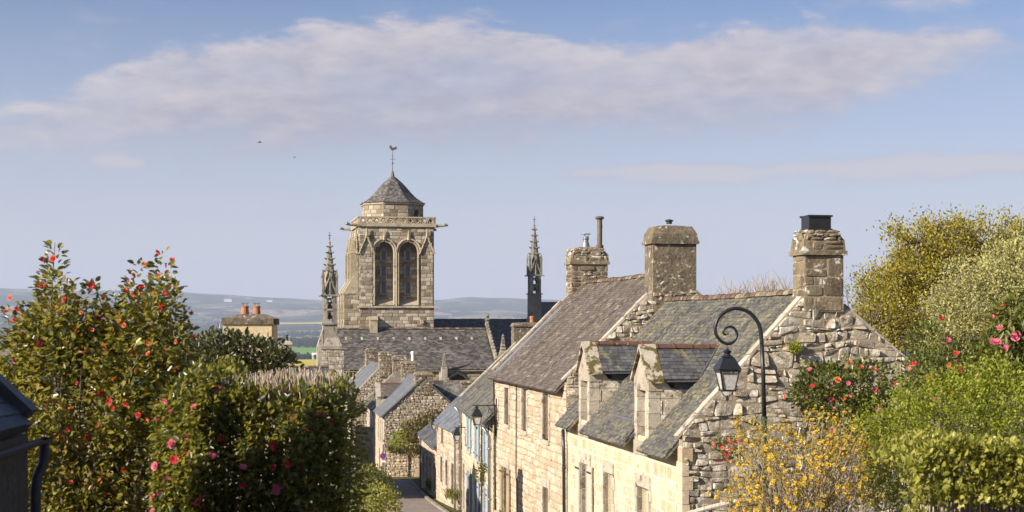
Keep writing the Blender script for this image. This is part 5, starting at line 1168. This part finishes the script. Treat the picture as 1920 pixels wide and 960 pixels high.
# ------------------------------------------------------------------ plants
def np_mesh(name, V, Q, smooth=False):
    me = bpy.data.meshes.new(name); nv, nf, k = len(V), len(Q), Q.shape[1]
    me.vertices.add(nv); me.vertices.foreach_set('co', V.astype(np.float32).ravel())
    me.loops.add(nf * k); me.loops.foreach_set('vertex_index', Q.astype(np.int32).ravel())
    me.polygons.add(nf); me.polygons.foreach_set('loop_start', np.arange(0, nf * k, k, dtype=np.int32))
    me.update(calc_edges=True); me.validate(); return me
def unit(a): return a / np.maximum(np.linalg.norm(a, axis=-1, keepdims=True), 1e-9)
def leaves(name, P, D, Lg, wid, rng, mat, parent, fold=.18, curl=.12, up=None):
    """One small folded leaf per point: P base, D pointing direction, Lg length, wid width/length."""
    n = len(P); D = unit(D); H = rng.normal(size=(n, 3)) * .6 + (np.array([0, 0, 1.0]) if up is None else up)
    X = unit(np.cross(D, H)); Z = np.cross(X, D)
    T = np.array([(0, 0, 0), (.5, .34, fold), (.40, .72, fold * .6), (0, 1, -curl), (-.40, .72, fold * .6), (-.5, .34, fold)])
    Lg = np.asarray(Lg)[:, None, None]
    V = P[:, None, :] + Lg * (X[:, None, :] * (T[:, 0] * wid)[None, :, None] + D[:, None, :] * T[:, 1][None, :, None] + Z[:, None, :] * (T[:, 2] * wid)[None, :, None])
    base = (np.arange(n) * 6)[:, None]
    Q = np.concatenate([base + np.array([0, 1, 2, 3]), base + np.array([0, 3, 4, 5])], 1).reshape(-1, 4)
    return link(name, np_mesh(name, V.reshape(-1, 3), Q), mat, parent)
def sph(rng, n): return unit(rng.normal(size=(n, 3)))
def shoots(rng, tips, bases, nper, r0, r1, spread=.9):
    """Leaf points along tapering shoots: tips and bases (m,3); returns points and outward directions."""
    m = len(tips); tips, bases = np.asarray(tips, float), np.asarray(bases, float)
    i = np.repeat(np.arange(m), nper); t = rng.random(len(i)) ** .8
    ax = unit(tips - bases)[i]; ln = np.linalg.norm(tips - bases, axis=1)[i]
    rad = r0 + (r1 - r0) * np.minimum(1, t * 1.2); o = rng.normal(size=(len(i), 3)); o -= ax * np.sum(o * ax, 1, keepdims=True); o = unit(o)
    rr = rad * np.sqrt(rng.random(len(i)))
    P = tips[i] - ax * (t * ln)[:, None] + o * rr[:, None]
    return P, o * spread + ax * .5 + rng.normal(size=P.shape) * .35
def flower_mesh(name, rng, r=1.0, rings=((7, 1.0, .25), (6, .68, .6), (4, .36, .95)), mat=None):
    V, Q = [], []
    for k, rad, tilt in rings:
        for j in range(k):
            a = 2 * math.pi * (j + rng.random() * .4) / k; d = np.array([math.cos(a), math.sin(a), 0]); s = np.array([-math.sin(a), math.cos(a), 0]); z = np.array([0, 0, 1.0])
            e = rad * r; w = e * .52; dd = d * math.cos(tilt) + z * math.sin(tilt); b = len(V)
            V += [d * .03 * r, dd * e * .55 + s * w + z * .05 * r, dd * e + s * w * .45 + z * .12 * r, dd * e - s * w * .45 + z * .12 * r, dd * e * .55 - s * w + z * .05 * r]
            Q += [(b, b + 1, b + 2, b + 3), (b, b + 3, b + 4, b)] if False else [(b, b + 1, b + 2, b + 3, b + 4)]
    me = bpy.data.meshes.new(name); me.from_pydata([tuple(v) for v in V], [], Q); me.materials.append(mat); me.update(); return me
frng = np.random.default_rng(3)
FM = {k: [flower_mesh('flower', frng, 1, mat=M[k + '_petal']) for _ in range(2)] for k in ('red', 'coral', 'pink')}
FM['yellow'] = [flower_mesh('blossom', frng, 1, ((5, 1.0, .5), (6, .9, 1.0), (5, .9, .1), (4, .6, 1.3)), mat=M['yellow_petal']) for _ in range(3)]
def flowers(parent, P, D, size, kinds, rng, name='flower'):
    for p, d in zip(P, D):
        me = FM[kinds[rng.integers(len(kinds))]]; me = me[rng.integers(len(me))]
        o = bpy.data.objects.new(name, me); COL.objects.link(o); o.parent = parent; o.location = p
        o.rotation_euler = Vector(d).to_track_quat('Z', 'Y').to_euler(); s = size * rng.uniform(.6, 1.2); o.scale = (s, s, s * .8)
def flower_mass(parent, P, rng, size, kinds):
    """The many smallest blooms beyond the hundred counted ones, as one part."""
    V, Q, k, mi = [], [], 0, []
    for p in P:
        c = int(rng.integers(len(kinds))); me = FM[kinds[c]][int(rng.integers(2))]
        mt = Vector((rng.normal() * .5 - .3, rng.normal() * .4 - .9, rng.normal() * .4 + .2)).to_track_quat('Z', 'Y').to_matrix() * float(size * rng.uniform(.6, 1.25))
        V += [tuple(mt @ v.co + Vector(p)) for v in me.vertices]; Q += [[i + k for i in f.vertices] for f in me.polygons]; mi += [c] * len(me.polygons); k = len(V)
    me = bpy.data.meshes.new('small_flowers'); me.from_pydata(V, [], Q); me.polygons.foreach_set('material_index', mi)
    link('small_flowers', me, [M[q + '_petal'] for q in kinds], parent)['kind'] = 'stuff'
def lobes(base, specs, d):
    """(px, py, rx, ry, depth_offset, rz_m) pixel ellipses at distance d -> centres and radii relative to base."""
    C, S = [], []
    for px, py, rx, ry, dy, rd in specs:
        c = at(px, py, d + dy) - base; k = (d + dy) / FPX; C.append(c); S.append((rx * k, rd, ry * k))
    return np.array(C), np.array(S)
def crown_points(rng, C, S, n, shell=.45, lump=.16, freq=2.3):
    vol = np.prod(S, 1) ** (2 / 3); i = rng.choice(len(C), n, p=vol / vol.sum()); d = sph(rng, n)
    a = d * freq + C[i] * 1.7; w = np.sin(a[:, 0] * 2.1 + 1) * np.sin(a[:, 1] * 2.3 + 2) + np.sin(a[:, 2] * 2.9 + a[:, 0] * 1.7) * .8 + np.sin(a[:, 0] * 6.1 + a[:, 2] * 5.3) * .5
    r = (1 - shell * rng.random(n) ** 1.6) * (1 + lump * w)
    return C[i] + d * S[i] * r[:, None], d / S[i] * S.mean(), r
def clumps(rng, P, D, per, rad, up=0.0):
    i = np.repeat(np.arange(len(P)), per); Q = P[i] + rng.normal(size=(len(i), 3)) * rad * np.array([1, 1, 1.15])
    return Q, unit(D[i]) * .7 + rng.normal(size=Q.shape) * .7 + np.array([0, 0, up])
def stems(name, parent, roots, tops, r, mat, rng, bend=.12, seg=5, mi=None):
    mb = MB()
    for a, b in zip(roots, tops):
        a, b = Vector(a), Vector(b); L = (b - a).length; o = Vector(rng.normal(size=3)) * L * bend; o.z *= .4
        mb.tube([a, a.lerp(b, .35) + o * .8, a.lerp(b, .7) + o * .7, b], [r, r * .8, r * .5, r * .2], seg)
    return mb.build(name, mat, parent)
def plant(name, label, cat, px, d, base=None, group=None, rz=0):
    x = (px - 960) / FPX * d; z = gz(x, d) if base is None else base
    H = thing(name, label, cat, (x, d, z - .1), 0, group); return H, Vector((x, d, z - .1))
def nearest_front(P, r, rng, n, cond=None):
    """n crown points that lie on the camera side and outside."""
    idx = np.where((r > np.quantile(r, .55)))[0] if cond is None else np.where(cond)[0]
    return rng.choice(idx, min(n, len(idx)), replace=False)
# tall camellia on the left
def camellia_tall():
    rng = np.random.default_rng(11); d = 13.0; k = d / FPX
    H, b = plant('camellia_tree', 'tall dark glossy camellia with red flowers reaching the sky on the left', 'camellia', 190, d)
    env = [(-60, 640), (0, 600), (18, 568), (45, 560), (80, 500), (103, 452), (122, 520), (150, 545), (172, 518), (195, 540), (225, 540), (262, 482), (282, 530), (308, 466), (330, 530), (352, 600), (372, 640), (392, 720)]
    ex, ey = zip(*env); T, B = [], []
    lead = [(103, 455, 0), (95, 500, .2), (262, 485, 0), (250, 520, .3), (308, 468, .1), (318, 520, -.2), (172, 522, .1), (20, 570, .2), (45, 566, 0), (210, 545, 0), (135, 545, .1), (345, 575, .2), (283, 545, 0), (78, 520, -.3), (225, 550, -.3), (190, 545, .3), (150, 560, -.2), (350, 610, 0)]
    for px, py, dy in lead:
        t = at(px, py, d + dy) - b; T.append(t); B.append((t.x * .93, t.y * .7, t.z - .9))
    for _ in range(420):
        px = rng.uniform(-40, 372); top = np.interp(px, ex, ey); py = top + 25 + (1040 - top) * rng.random() ** 1.1
        dep = rng.uniform(-.9, .9) * min(1, .35 + (py - top) / 300)
        t = at(px, py, d + dep) - b; out = np.array([(px - 180) * k * .25, dep * .35, .34 + .1 * rng.random()]); T.append(t); B.append(np.array(t) - out * rng.uniform(.8, 1.5))
    P, D = shoots(rng, T, B, 58, .04, .21); Pt, Dt = shoots(rng, T[:18], B[:18], 150, .04, .3)
    P, D = np.concatenate([P, Pt]), np.concatenate([D, Dt])
    leaves('foliage', P, D, rng.uniform(.04, .082, len(P)), .56, rng, M['camellia_leaf'], H)
    T, B = np.array(T), np.array(B)
    stems('stem', H, np.stack([T[:, 0] * .45, T[:, 1] * .3, np.maximum(.05, T[:, 2] - 2.0)], 1)[::6], T[::6], .016, M['bark'], rng)
    w = np.exp(T[:, 2] * .55); f = rng.choice(len(T), 26, replace=False, p=w / w.sum()); f = np.repeat(np.concatenate([np.arange(12), f]), 3)[:97]
    pos = T[f] + rng.normal(size=(len(f), 3)) * .055 + np.array([0, -.11, -.05]) - (np.array([0, 0, 1]) * rng.random((len(f), 1)) * .25)
    more = T[rng.choice(len(T), 130, replace=False, p=w / w.sum())] + rng.normal(size=(130, 3)) * .07 + np.array([0, -.1, -.1]); flower_mass(H, more, rng, .022, ['red', 'red', 'coral'])
    flowers(H, pos, rng.normal(size=(len(f), 3)) * .5 + np.array([-.3, -.9, .2]), .029, ['red', 'red', 'coral', 'red'], rng)
camellia_tall()
def front_hedge():
    rng = np.random.default_rng(12); d = 11.0; k = d / FPX
    H, b = plant('camellia_hedge', 'clipped dark camellia hedge with pink flowers and bare cut stems on top', 'hedge', 490, d)
    xs = [280, 292, 310, 345, 400, 500, 590, 612, 632, 650]; ys = [850, 775, 738, 712, 716, 728, 722, 716, 745, 800]
    P, D = [], []
    def surf(n, fn, out, sc=.5):
        for _ in range(n):
            p, o = fn(); P.append(p); D.append(np.array(out) * .8 + o + rng.normal(size=3) * sc)
    def wob(u, v): return .07 * math.sin(u * 5.2 + v * 3.1) + .06 * math.sin(v * 7.3 + u * 2.2) + .03 * math.sin(u * 17 + 4)
    def face():
        px = rng.uniform(285, 642); top = np.interp(px, xs, ys); py = top + (1060 - top) * rng.random()
        e = min(1, (px - 275) / 110, (652 - px) / 110, (py - top + 5) / 80); y = d - .1 + 1.6 * wob(px * k, py * k) + .6 * (1 - max(e, 0)) ** 2 + abs(rng.normal()) * .1
        return np.array(at(px, py, y) - b), np.zeros(3)
    def topf():
        px = rng.uniform(295, 630); y = rng.uniform(d + .1, d + 1.7); base = at(px, np.interp(px, xs, ys), d).z; z = base + .03 * math.sin(px * .06 + y * 5) - (.10 if 400 < px < 660 else 0)
        return np.array((at(px, 0, d).x, y, z + rng.normal() * .05)) - np.array(b), np.array([0, -.2, .8])
    def side(s):
        def fn():
            y = rng.uniform(d, d + 1.7); x = at(290 if s < 0 else 634, 0, d).x + s * wob(y * 2, 1); top = at(0, 770, d).z
            z = rng.uniform(-2.0, top); return np.array((x - s * .1 * abs(rng.normal()), y, z)) - np.array(b), np.array([s * .8, 0, .2])
        return fn
    surf(13500, face, (0, -.7, .1)); surf(2200, topf, (0, 0, .3)); surf(1100, side(-1), (-.4, 0, 0)); surf(1500, side(1), (.4, 0, 0))
    P, D = np.array(P), np.array(D)
    leaves('foliage', P, D, rng.uniform(.038, .072, len(P)), .6, rng, M['hedge_leaf'], H)
    m = MB(); z0 = 0
    for _ in range(420):                                 # bare clipped stems along the top
        px = rng.uniform(395, 618) if rng.random() < .85 else rng.uniform(330, 628); y = d + rng.uniform(.25, 1.5); base = at(px, 735, d).z - b.z
        x = at(px, 0, d).x - b.x; h = rng.uniform(.10, .22) * (1 - .5 * abs(px - 520) / 190); a = Vector((x, y - d, base - .12)); q = Vector((x + rng.normal() * .035, y - d + rng.normal() * .03, base + h * .75))
        m.tube([a, q], [.007, .0045], 4)
    m.build('cut_stem', M['pale_twig'], H)['kind'] = 'stuff'; m = MB()
    for _ in range(60):
        px = rng.uniform(310, 620); a = Vector((at(px, 0, d).x - b.x, .8, .1)); q = Vector((a.x + rng.normal() * .05, rng.uniform(.2, 1.3), at(0, 790, d).z - b.z)); m.tube([a, q], [.015, .008], 4)
    m.build('stem', M['bark'], H)
    i = rng.choice(13500, 58, replace=False); flowers(H, P[i] + np.array([0, -.06, 0]), rng.normal(size=(58, 3)) * .35 + np.array([0, -1, .1]), .034, ['pink', 'pink', 'pink', 'red'], rng)
front_hedge()
def shrub(name, label, cat, px, d, specs, n, size, wid, mat, seed, base=None, fl=0, fkinds=('red',), fsize=.04, shell=.5, lump=.16, clump=0, crad=.12, stem=14, stem_mat='bark', up=.2, group=None, stem_r=.02, freq=2.3):
    rng = np.random.default_rng(seed); H, b = plant(name, label, cat, px, d, base, group)
    C, S = lobes(b, specs, d)
    if clump:
        P0, D0, r = crown_points(rng, C, S, n // clump, shell, lump, freq); P, D = clumps(rng, P0, D0, clump, crad, up)
    else:
        P0, D0, r = crown_points(rng, C, S, n, shell, lump, freq); P, D = P0, D0 + rng.normal(size=P0.shape) * .6 + np.array([0, 0, up])
    leaves('foliage', P, D, rng.uniform(size * .7, size * 1.3, len(P)), wid, rng, M[mat], H)
    if stem:
        j = rng.choice(len(P0), min(stem, len(P0)), replace=False); root = np.zeros((len(j), 3)); root[:, 0] = P0[j, 0] * .3 + rng.normal(size=len(j)) * .08; root[:, 1] = P0[j, 1] * .3
        stems('stem', H, root, P0[j], stem_r, M[stem_mat], rng)
    if fl:
        front = (D0[:, 1] < .1) & (r > np.quantile(r, .6)) & (P0[:, 2] > .2); i = nearest_front(P0, r, rng, fl, front); kk = np.array(unit(D0[i]))
        flowers(H, P0[i] + kk * size * .7, kk + rng.normal(size=kk.shape) * .3 + np.array([0, -.5, .1]), fsize, list(fkinds), rng)
    return H
shrub('rhododendron', 'rounded dark rhododendron below the cream chimney', 'shrub', 450, 28, [(410, 668, 62, 46, 0, .8), (470, 672, 70, 44, .2, .8), (515, 688, 40, 40, 0, .6), (385, 700, 60, 60, -.4, .8), (450, 730, 95, 60, 0, .9)], 5600, .115, .42, 'rhodo_leaf', 13, shell=.4)
shrub('shrub', 'dark green shrub directly under the no-parking sign', 'shrub', 700, 40, [(698, 905, 30, 32, .8, .6), (680, 900, 26, 26, .4, .5), (720, 915, 20, 26, .6, .4)], 1600, .08, .5, 'shrub_leaf', 14, stem=8, shell=.45)
shrub('shrub', 'rounded yellow-green shrub at the left edge of the street', 'shrub', 708, 37, [(705, 935, 42, 30, 0, .7), (680, 945, 40, 34, -.3, .6), (728, 955, 26, 36, 0, .5), (700, 975, 50, 40, -.2, .7)], 2600, .075, .55, 'lime_leaf', 15, stem=8, shell=.45)
shrub('wall_shrub', 'large olive brown shrub spilling over the wall by the rubble gable', 'shrub', 796, 98, [(800, 812, 34, 34, 0, 1.3), (815, 795, 28, 26, .6, 1.2), (786, 830, 30, 30, -.4, 1.2), (815, 840, 28, 38, 0, 1.3), (775, 808, 22, 20, 0, .9)], 3600, .2, .5, 'wall_leaf', 16, stem=6, shell=.4)
shrub('bush', 'small bright green bush between the rubble gable and the brown shrub', 'bush', 751, 100, [(750, 826, 16, 20, 0, .8), (762, 820, 15, 16, .2, .8), (745, 838, 14, 14, 0, .7)], 1000, .16, .5, 'bright_leaf', 17, stem=5, shell=.5)
def tuft(name, label, px, d, px0, px1, y0, y1, dep, n, ht, mat, seed, cat='grass', kind=None):
    rng = np.random.default_rng(seed); b = at((px0 + px1) / 2, y1, d); H = bpy.data.objects.new(name, None) if False else None
    P = np.array([np.array(at(rng.uniform(px0, px1), rng.uniform(y0, y1), d + rng.uniform(-dep, dep))) for _ in range(n)]); D = rng.normal(size=P.shape) * .35 + np.array([0, 0, 1.0])
    o = leaves(name, P - np.array(b), D, rng.uniform(ht * .6, ht * 1.3, n), .12, rng, M[mat], None); o.location = b; tag(o, label, cat, None, kind)
tuft('wall_grass', 'grass growing along the top of the low garden wall', 750, 99, 727, 775, 842, 849, .3, 500, .35, 'grass', 18, kind='stuff')
tuft('kerb_weeds', 'weeds growing along the kerb below the stone houses', 850, 70, 836, 862, 925, 938, 1.2, 260, .3, 'grass', 19, kind='stuff')
tuft('kerb_weeds', 'darker weeds along the foot of the low dark-roofed house', 820, 82, 800, 826, 905, 924, 1.5, 240, .35, 'shrub_leaf', 20, kind='stuff')
shrub('wall_plant', 'leafy plant growing out of the wall beside the blue shutters', 'plant', 902, 54.6, [(900, 888, 9, 20, 0, .2), (905, 878, 6, 10, 0, .15)], 260, .09, .5, 'shrub_leaf', 21, base=at(902, 905, 54.6).z, stem=3, shell=.6, stem_r=.01)
shrub('wall_plant', 'little green tuft rooted in the lichened gable of the near house', 'plant', 1490, 32.35, [(1490, 652, 11, 9, 0, .12)], 260, .06, .5, 'bright_leaf', 22, base=at(1490, 660, 32.35).z, stem=3, shell=.6, stem_r=.008)
# broad trees on the right
def tree(name, label, cat, px, d, specs, nclump, per, size, wid, mat, seed, crad=.4, trunk_r=.28, limbs=9, shell=.75, up=.5, group=None, lump=.14):
    rng = np.random.default_rng(seed); H, b = plant(name, label, cat, px, d); C, S = lobes(b, specs, d)
    P0, D0, r = crown_points(rng, C, S, nclump, shell, lump); keep = P0[:, 2] > .6; P0, D0 = P0[keep], D0[keep]
    P, D = clumps(rng, P0, D0, per, crad, up)
    leaves('crown', P, D, rng.uniform(size * .7, size * 1.3, len(P)), wid, rng, M[mat], H)
    ctr = (C * np.prod(S, 1)[:, None]).sum(0) / np.prod(S, 1).sum(); mb = MB(); fork = Vector((ctr[0] * .5, ctr[1] * .5, max(1.0, ctr[2] * .45)))
    mb.tube([(0, 0, -.5), (fork.x * .3, fork.y * .3, fork.z * .5), fork], [trunk_r, trunk_r * .8, trunk_r * .65], 8)
    lt = []
    for i in range(limbs):
        j = rng.integers(len(C)); t = Vector(C[j] + sph(rng, 1)[0] * S[j] * .45); m = fork.lerp(t, .5) + Vector(rng.normal(size=3)) * .25
        mb.tube([fork, m, t], [trunk_r * .5, trunk_r * .32, trunk_r * .16], 6); lt += [m, t, m.lerp(t, .5)]
    A = np.array(lt)
    for p in P0:
        j = np.argmin(np.linalg.norm(A - p, axis=1) + .8 * np.maximum(0, A[:, 2] - p[2])); a = Vector(A[j]); q = Vector(p); m = a.lerp(q, .55) + Vector(rng.normal(size=3)) * .12
        e = q + (q - m).normalized() * crad * 1.1
        mb.tube([a, m, q, e], [trunk_r * .12, trunk_r * .08, trunk_r * .04, .006], 4)
    mb.build('trunk', M['bark'], H); return H
tree('oak_tree', 'large olive-gold oak with budding spring foliage behind the gable', 'tree', 1740, 62, [(1745, 560, 110, 130, 0, 3), (1680, 590, 80, 100, -.5, 2.4), (1800, 482, 92, 74, .5, 2.4), (1860, 456, 66, 48, .5, 2), (1895, 500, 80, 80, 0, 2.4), (1720, 480, 60, 60, 0, 2), (1650, 640, 62, 60, -.8, 2), (1760, 425, 50, 32, 0, 1.5), (1640, 545, 45, 50, 0, 1.5), (1960, 490, 80, 84, 0, 2.5)], 640, 60, .115, .6, 'oak_leaf', 31, crad=.25, trunk_r=.34, up=.9, shell=.62, lump=.24, limbs=16)
tree('broadleaf_tree', 'pale cream-green leafy tree in front of the olive oak', 'tree', 1850, 48, [(1850, 580, 95, 100, 0, 2), (1900, 520, 70, 70, .3, 1.8), (1800, 640, 70, 60, -.4, 1.6), (1930, 600, 90, 110, 0, 2), (1870, 660, 110, 60, -.5, 1.8), (1790, 590, 36, 50, 0, 1)], 900, 52, .09, .55, 'pale_leaf', 32, crad=.19, trunk_r=.2, shell=.5, up=.4)
def bare_tree(label, px, d, specs, seed):
    rng = np.random.default_rng(seed); H, b = plant('bare_tree', label, 'tree', px, d); mb = MB(); C, S = lobes(b, specs, d)
    fork = Vector((0, 0, C[:, 2].min() * .55)); mb.tube([(0, 0, -.3), fork], [.2, .14], 7)
    for i in range(120):
        j = rng.integers(len(C)); t = Vector(C[j] + (sph(rng, 1)[0] * np.array([1, 1, .5]) + np.array([0, 0, -.2])) * S[j]); m = fork.lerp(t, .5) + Vector((rng.normal() * .3, rng.normal() * .3, -.1)); mb.tube([fork, m, t], [.06, .035, .018], 5)
        for q in range(12):
            a = m.lerp(t, rng.random()); e = a + Vector((rng.normal() * .45, rng.normal() * .45, abs(rng.normal()) * .5 + .45)); mb.tube([a, a.lerp(e, .5) + Vector(rng.normal(size=3)) * .06, e], [.022, .016, .009], 4)
    mb.build('branch', M['pale_twig'], H)
bare_tree('bare pale-twigged tree showing above the ridge between the two gables', 1425, 75, [(1425, 552, 60, 34, 0, 2), (1400, 558, 40, 35, 0, 1.5), (1455, 552, 32, 35, 0, 1.5), (1350, 572, 25, 30, 0, 1)], 33)
shrub('camellia_bush', 'dark green camellia with orange-red flowers in front of the lichened gable', 'camellia', 1580, 27, [(1575, 735, 85, 58, 0, .9), (1545, 715, 50, 34, .2, .7), (1620, 720, 52, 42, 0, .8), (1600, 790, 80, 55, 0, .9), (1650, 780, 50, 50, .1, .7), (1520, 740, 34, 28, 0, .5)], 5200, .085, .55, 'shrub_leaf', 34, fl=46, fkinds=('coral', 'red', 'coral', 'pink'), fsize=.055, shell=.4)
shrub('camellia_bush', 'mixed green camellia with pink and red flowers below the olive oak', 'camellia', 1765, 29, [(1765, 690, 62, 46, 0, .9), (1720, 715, 40, 50, 0, .7), (1810, 690, 50, 50, .2, .8), (1790, 740, 80, 50, 0, .9), (1740, 640, 40, 40, .6, .7)], 4200, .085, .5, 'shrub_leaf', 35, fl=30, fkinds=('pink', 'red', 'pink'), fsize=.065, shell=.45)
def right_camellia():
    rng = np.random.default_rng(36); d = 22; H, b = plant('rhododendron', 'tall rhododendron with drooping leaves and pink flowers on the right edge', 'shrub', 1890, d)
    C, S = lobes(b, [(1890, 650, 46, 70, 0, .6), (1905, 590, 30, 40, 0, .4), (1935, 640, 60, 90, 0, .7), (1860, 690, 40, 40, -.2, .5), (1830, 655, 14, 14, 0, .2)], d)
    P0, D0, r = crown_points(rng, C, S, 260, .6, .15); P, D = clumps(rng, P0, D0, 11, .05, -.9)
    leaves('foliage', P, D, rng.uniform(.11, .18, len(P)), .28, rng, M['shrub_leaf'], H)
    j = rng.choice(len(P0), 40, replace=False); stems('stem', H, np.stack([P0[j, 0] * .3, P0[j, 1] * .3, np.zeros(40)], 1), P0[j], .02, M['bark'], rng)
    i = np.where(D0[:, 1] < .2)[0]; i = rng.choice(i, 14, replace=False); kk = unit(D0[i]); flowers(H, P0[i] + kk * .1, kk + np.array([0, -.4, .2]), .085, ['pink', 'pink', 'red'], rng)
right_camellia()
shrub('bright_shrub', 'fluffy bright green shrub filling the right side', 'shrub', 1780, 18, [(1780, 790, 130, 78, 0, .9), (1700, 790, 70, 66, .1, .7), (1860, 770, 90, 74, .2, .8), (1920, 800, 80, 90, 0, .9), (1660, 850, 60, 50, 0, .6), (1800, 720, 80, 34, .5, .6), (1880, 705, 60, 34, .5, .6), (1640, 910, 46, 60, -.2, .5), (1700, 900, 60, 60, -.1, .6), (1620, 800, 26, 24, 0, .3)], 17000, .04, .6, 'bright_leaf', 37, clump=17, crad=.055, shell=.55, lump=.3, stem=40, stem_r=.012, up=.5)
def yellow_azalea():
    rng = np.random.default_rng(38); d = 17; H, b = plant('azalea', 'sparse twiggy azalea with golden yellow blossom in front of the near house', 'azalea', 1500, d)
    C, S = lobes(b, [(1510, 880, 120, 80, 0, .7), (1440, 840, 70, 40, .1, .5), (1560, 820, 70, 50, .1, .6), (1470, 930, 100, 60, -.1, .6), (1400, 795, 24, 14, 0, .25), (1590, 890, 60, 70, 0, .6), (1395, 930, 40, 40, 0, .4)], d)
    P0, D0, r = crown_points(rng, C, S, 760, .6, .22); P, D = clumps(rng, P0, D0, 9, .045, .5)
    leaves('foliage', P, D, rng.uniform(.025, .045, len(P)), .45, rng, M['azalea_leaf'], H)
    roots = np.stack([P0[:, 0] * .35 + rng.normal(size=len(P0)) * .12, P0[:, 1] * .3, np.maximum(.1, P0[:, 2] - rng.uniform(.5, 1.3, len(P0)))], 1)
    stems('stem', H, roots[::2], P0[::2], .006, M['pale_twig'], rng, .06, 4)
    o = np.argsort(P0[:, 1] - r * .5)[:760]; kk = unit(D0[o]) + np.array([0, -.3, .5]); q = P0[o] + unit(D0[o]) * .03
    flowers(H, q[:100], kk[:100], .028, ['yellow'], rng, 'blossom')
    mm = FM['yellow']; V, Q, k = [], [], 0                # the smaller rest as one mass
    for p, z in zip(q[100:], kk[100:]):
        me = mm[rng.integers(3)]; mt = Vector(z).to_track_quat('Z', 'Y').to_matrix() * float(.025 * rng.uniform(.7, 1.2))
        V += [tuple(mt @ v.co + Vector(p)) for v in me.vertices]; Q += [[i + k for i in f.vertices] for f in me.polygons]; k = len(V)
    me = bpy.data.meshes.new('blossom_mass'); me.from_pydata(V, [], Q); o2 = link('blossom_mass', me, M['yellow_petal'], H); o2['kind'] = 'stuff'
yellow_azalea()
shrub('azalea', 'small red-tinted azalea at the corner of the near house', 'azalea', 1362, 21, [(1362, 842, 26, 24, 0, .3), (1345, 830, 14, 14, 0, .2), (1385, 850, 18, 16, 0, .2)], 420, .045, .45, 'shrub_leaf', 39, fl=22, fkinds=('red', 'coral'), fsize=.03, shell=.7, stem=16, stem_r=.006)
def right_hedge():
    rng = np.random.default_rng(40); d = 12.0; k = d / FPX; H, b = plant('clipped_hedge', 'yellow-green clipped hedge with bare stems showing in the lower right corner', 'hedge', 1830, d)
    xs = [1705, 1740, 1800, 1880, 1960]; ys = [880, 838, 832, 840, 850]; P = []
    for _ in range(4200):
        px = 1708 + (1990 - 1708) * rng.random(); top = np.interp(px, xs, ys); y = d + rng.uniform(-.05, 1.4); t = rng.random() ** 1.25
        if rng.random() < .55: y = d - .05 + abs(rng.normal()) * .15
        else: t *= .1
        z = at(0, top + 4 + t * 110 + rng.normal() * 4, d).z; P.append(np.array((at(px, 0, d).x + rng.normal() * .02, y, z)) - np.array(b))
    P = np.array(P); leaves('foliage', P, rng.normal(size=P.shape) * .5 + np.array([0, -.35, .75]), rng.uniform(.045, .08, len(P)), .55, rng, M['lime_leaf'], H)
    m = MB()
    for _ in range(230):
        px = rng.uniform(1760, 1985); y = rng.uniform(.1, .9); t = at(px, np.interp(px, xs, ys) + rng.uniform(15, 60), d) - b; a = Vector((t.x + rng.normal() * .1, y, -.1)); q = Vector((t.x, y + rng.normal() * .04, t.z))
        m.tube([a, a.lerp(q, .5) + Vector((rng.normal() * .04, rng.normal() * .03, 0)), q], [.011, .009, .005], 5)
    m.build('cut_stem', M['pale_twig'], H)['kind'] = 'stuff'
right_hedge()
# distant wood and hedgerow trees
def wood(label, belts, seed, name='wood'):
    rng = np.random.default_rng(seed); P = []; b = None
    for px0, px1, d0, d1, n, h in belts:
        for _ in range(n):
            px, dd = rng.uniform(px0, px1), rng.uniform(d0, d1); x = (px - 960) / FPX * dd; z = gz(x, dd); hh = h * rng.uniform(.6, 1.2)
            c = np.array([x, dd, z + hh * .55]); P.append(c + sph(rng, 70) * np.array([hh * .36, hh * .36, hh * .5]) * (rng.random((70, 1)) ** .4))
    P = np.concatenate(P); o = P[0].copy(); ob = leaves(name, P - o, rng.normal(size=P.shape) + np.array([0, 0, .4]), rng.uniform(1.6, 3.2, len(P)), .8, rng, M['wood_leaf'], None); ob.location = o; tag(ob, label, 'wood', None, 'stuff')
wood('dark wood in the valley beyond the chimneys', [(545, 628, 2480, 2750, 90, 15), (520, 640, 3000, 3150, 60, 13), (530, 640, 3900, 4100, 60, 14)], 51)
wood('line of trees along the edge of the yellow field', [(545, 640, 1640, 1720, 60, 5.5), (520, 560, 1900, 2000, 16, 6)], 52)
wood('scattered hedgerow trees on the far slopes', [(0, 500, 4600, 6500, 150, 14), (800, 1000, 4600, 6500, 60, 14), (0, 420, 2500, 4500, 120, 13)], 53)
# ------------------------------------------------------------------ haze
def haze():
    mb = MB(); mb.box(-11000, 11000, -11000, 11000, -60, 330); 
    m = bpy.data.materials.new('haze'); m.use_nodes = True; nt = m.node_tree; nt.nodes.clear(); out = nt.nodes.new('ShaderNodeOutputMaterial'); v = nt.nodes.new('ShaderNodeVolumePrincipled')
    v.inputs['Color'].default_value = (.66, .77, 1.0, 1); v.inputs['Density'].default_value = HAZE_D; v.inputs['Anisotropy'].default_value = .0
    nt.links.new(v.outputs[0], out.inputs['Volume']); m.volume_intersection_method = 'FAST' if hasattr(m, 'volume_intersection_method') else None
    tag(mb.build('haze', m), kind='stuff')
HAZE_D = 1.15e-4
haze()
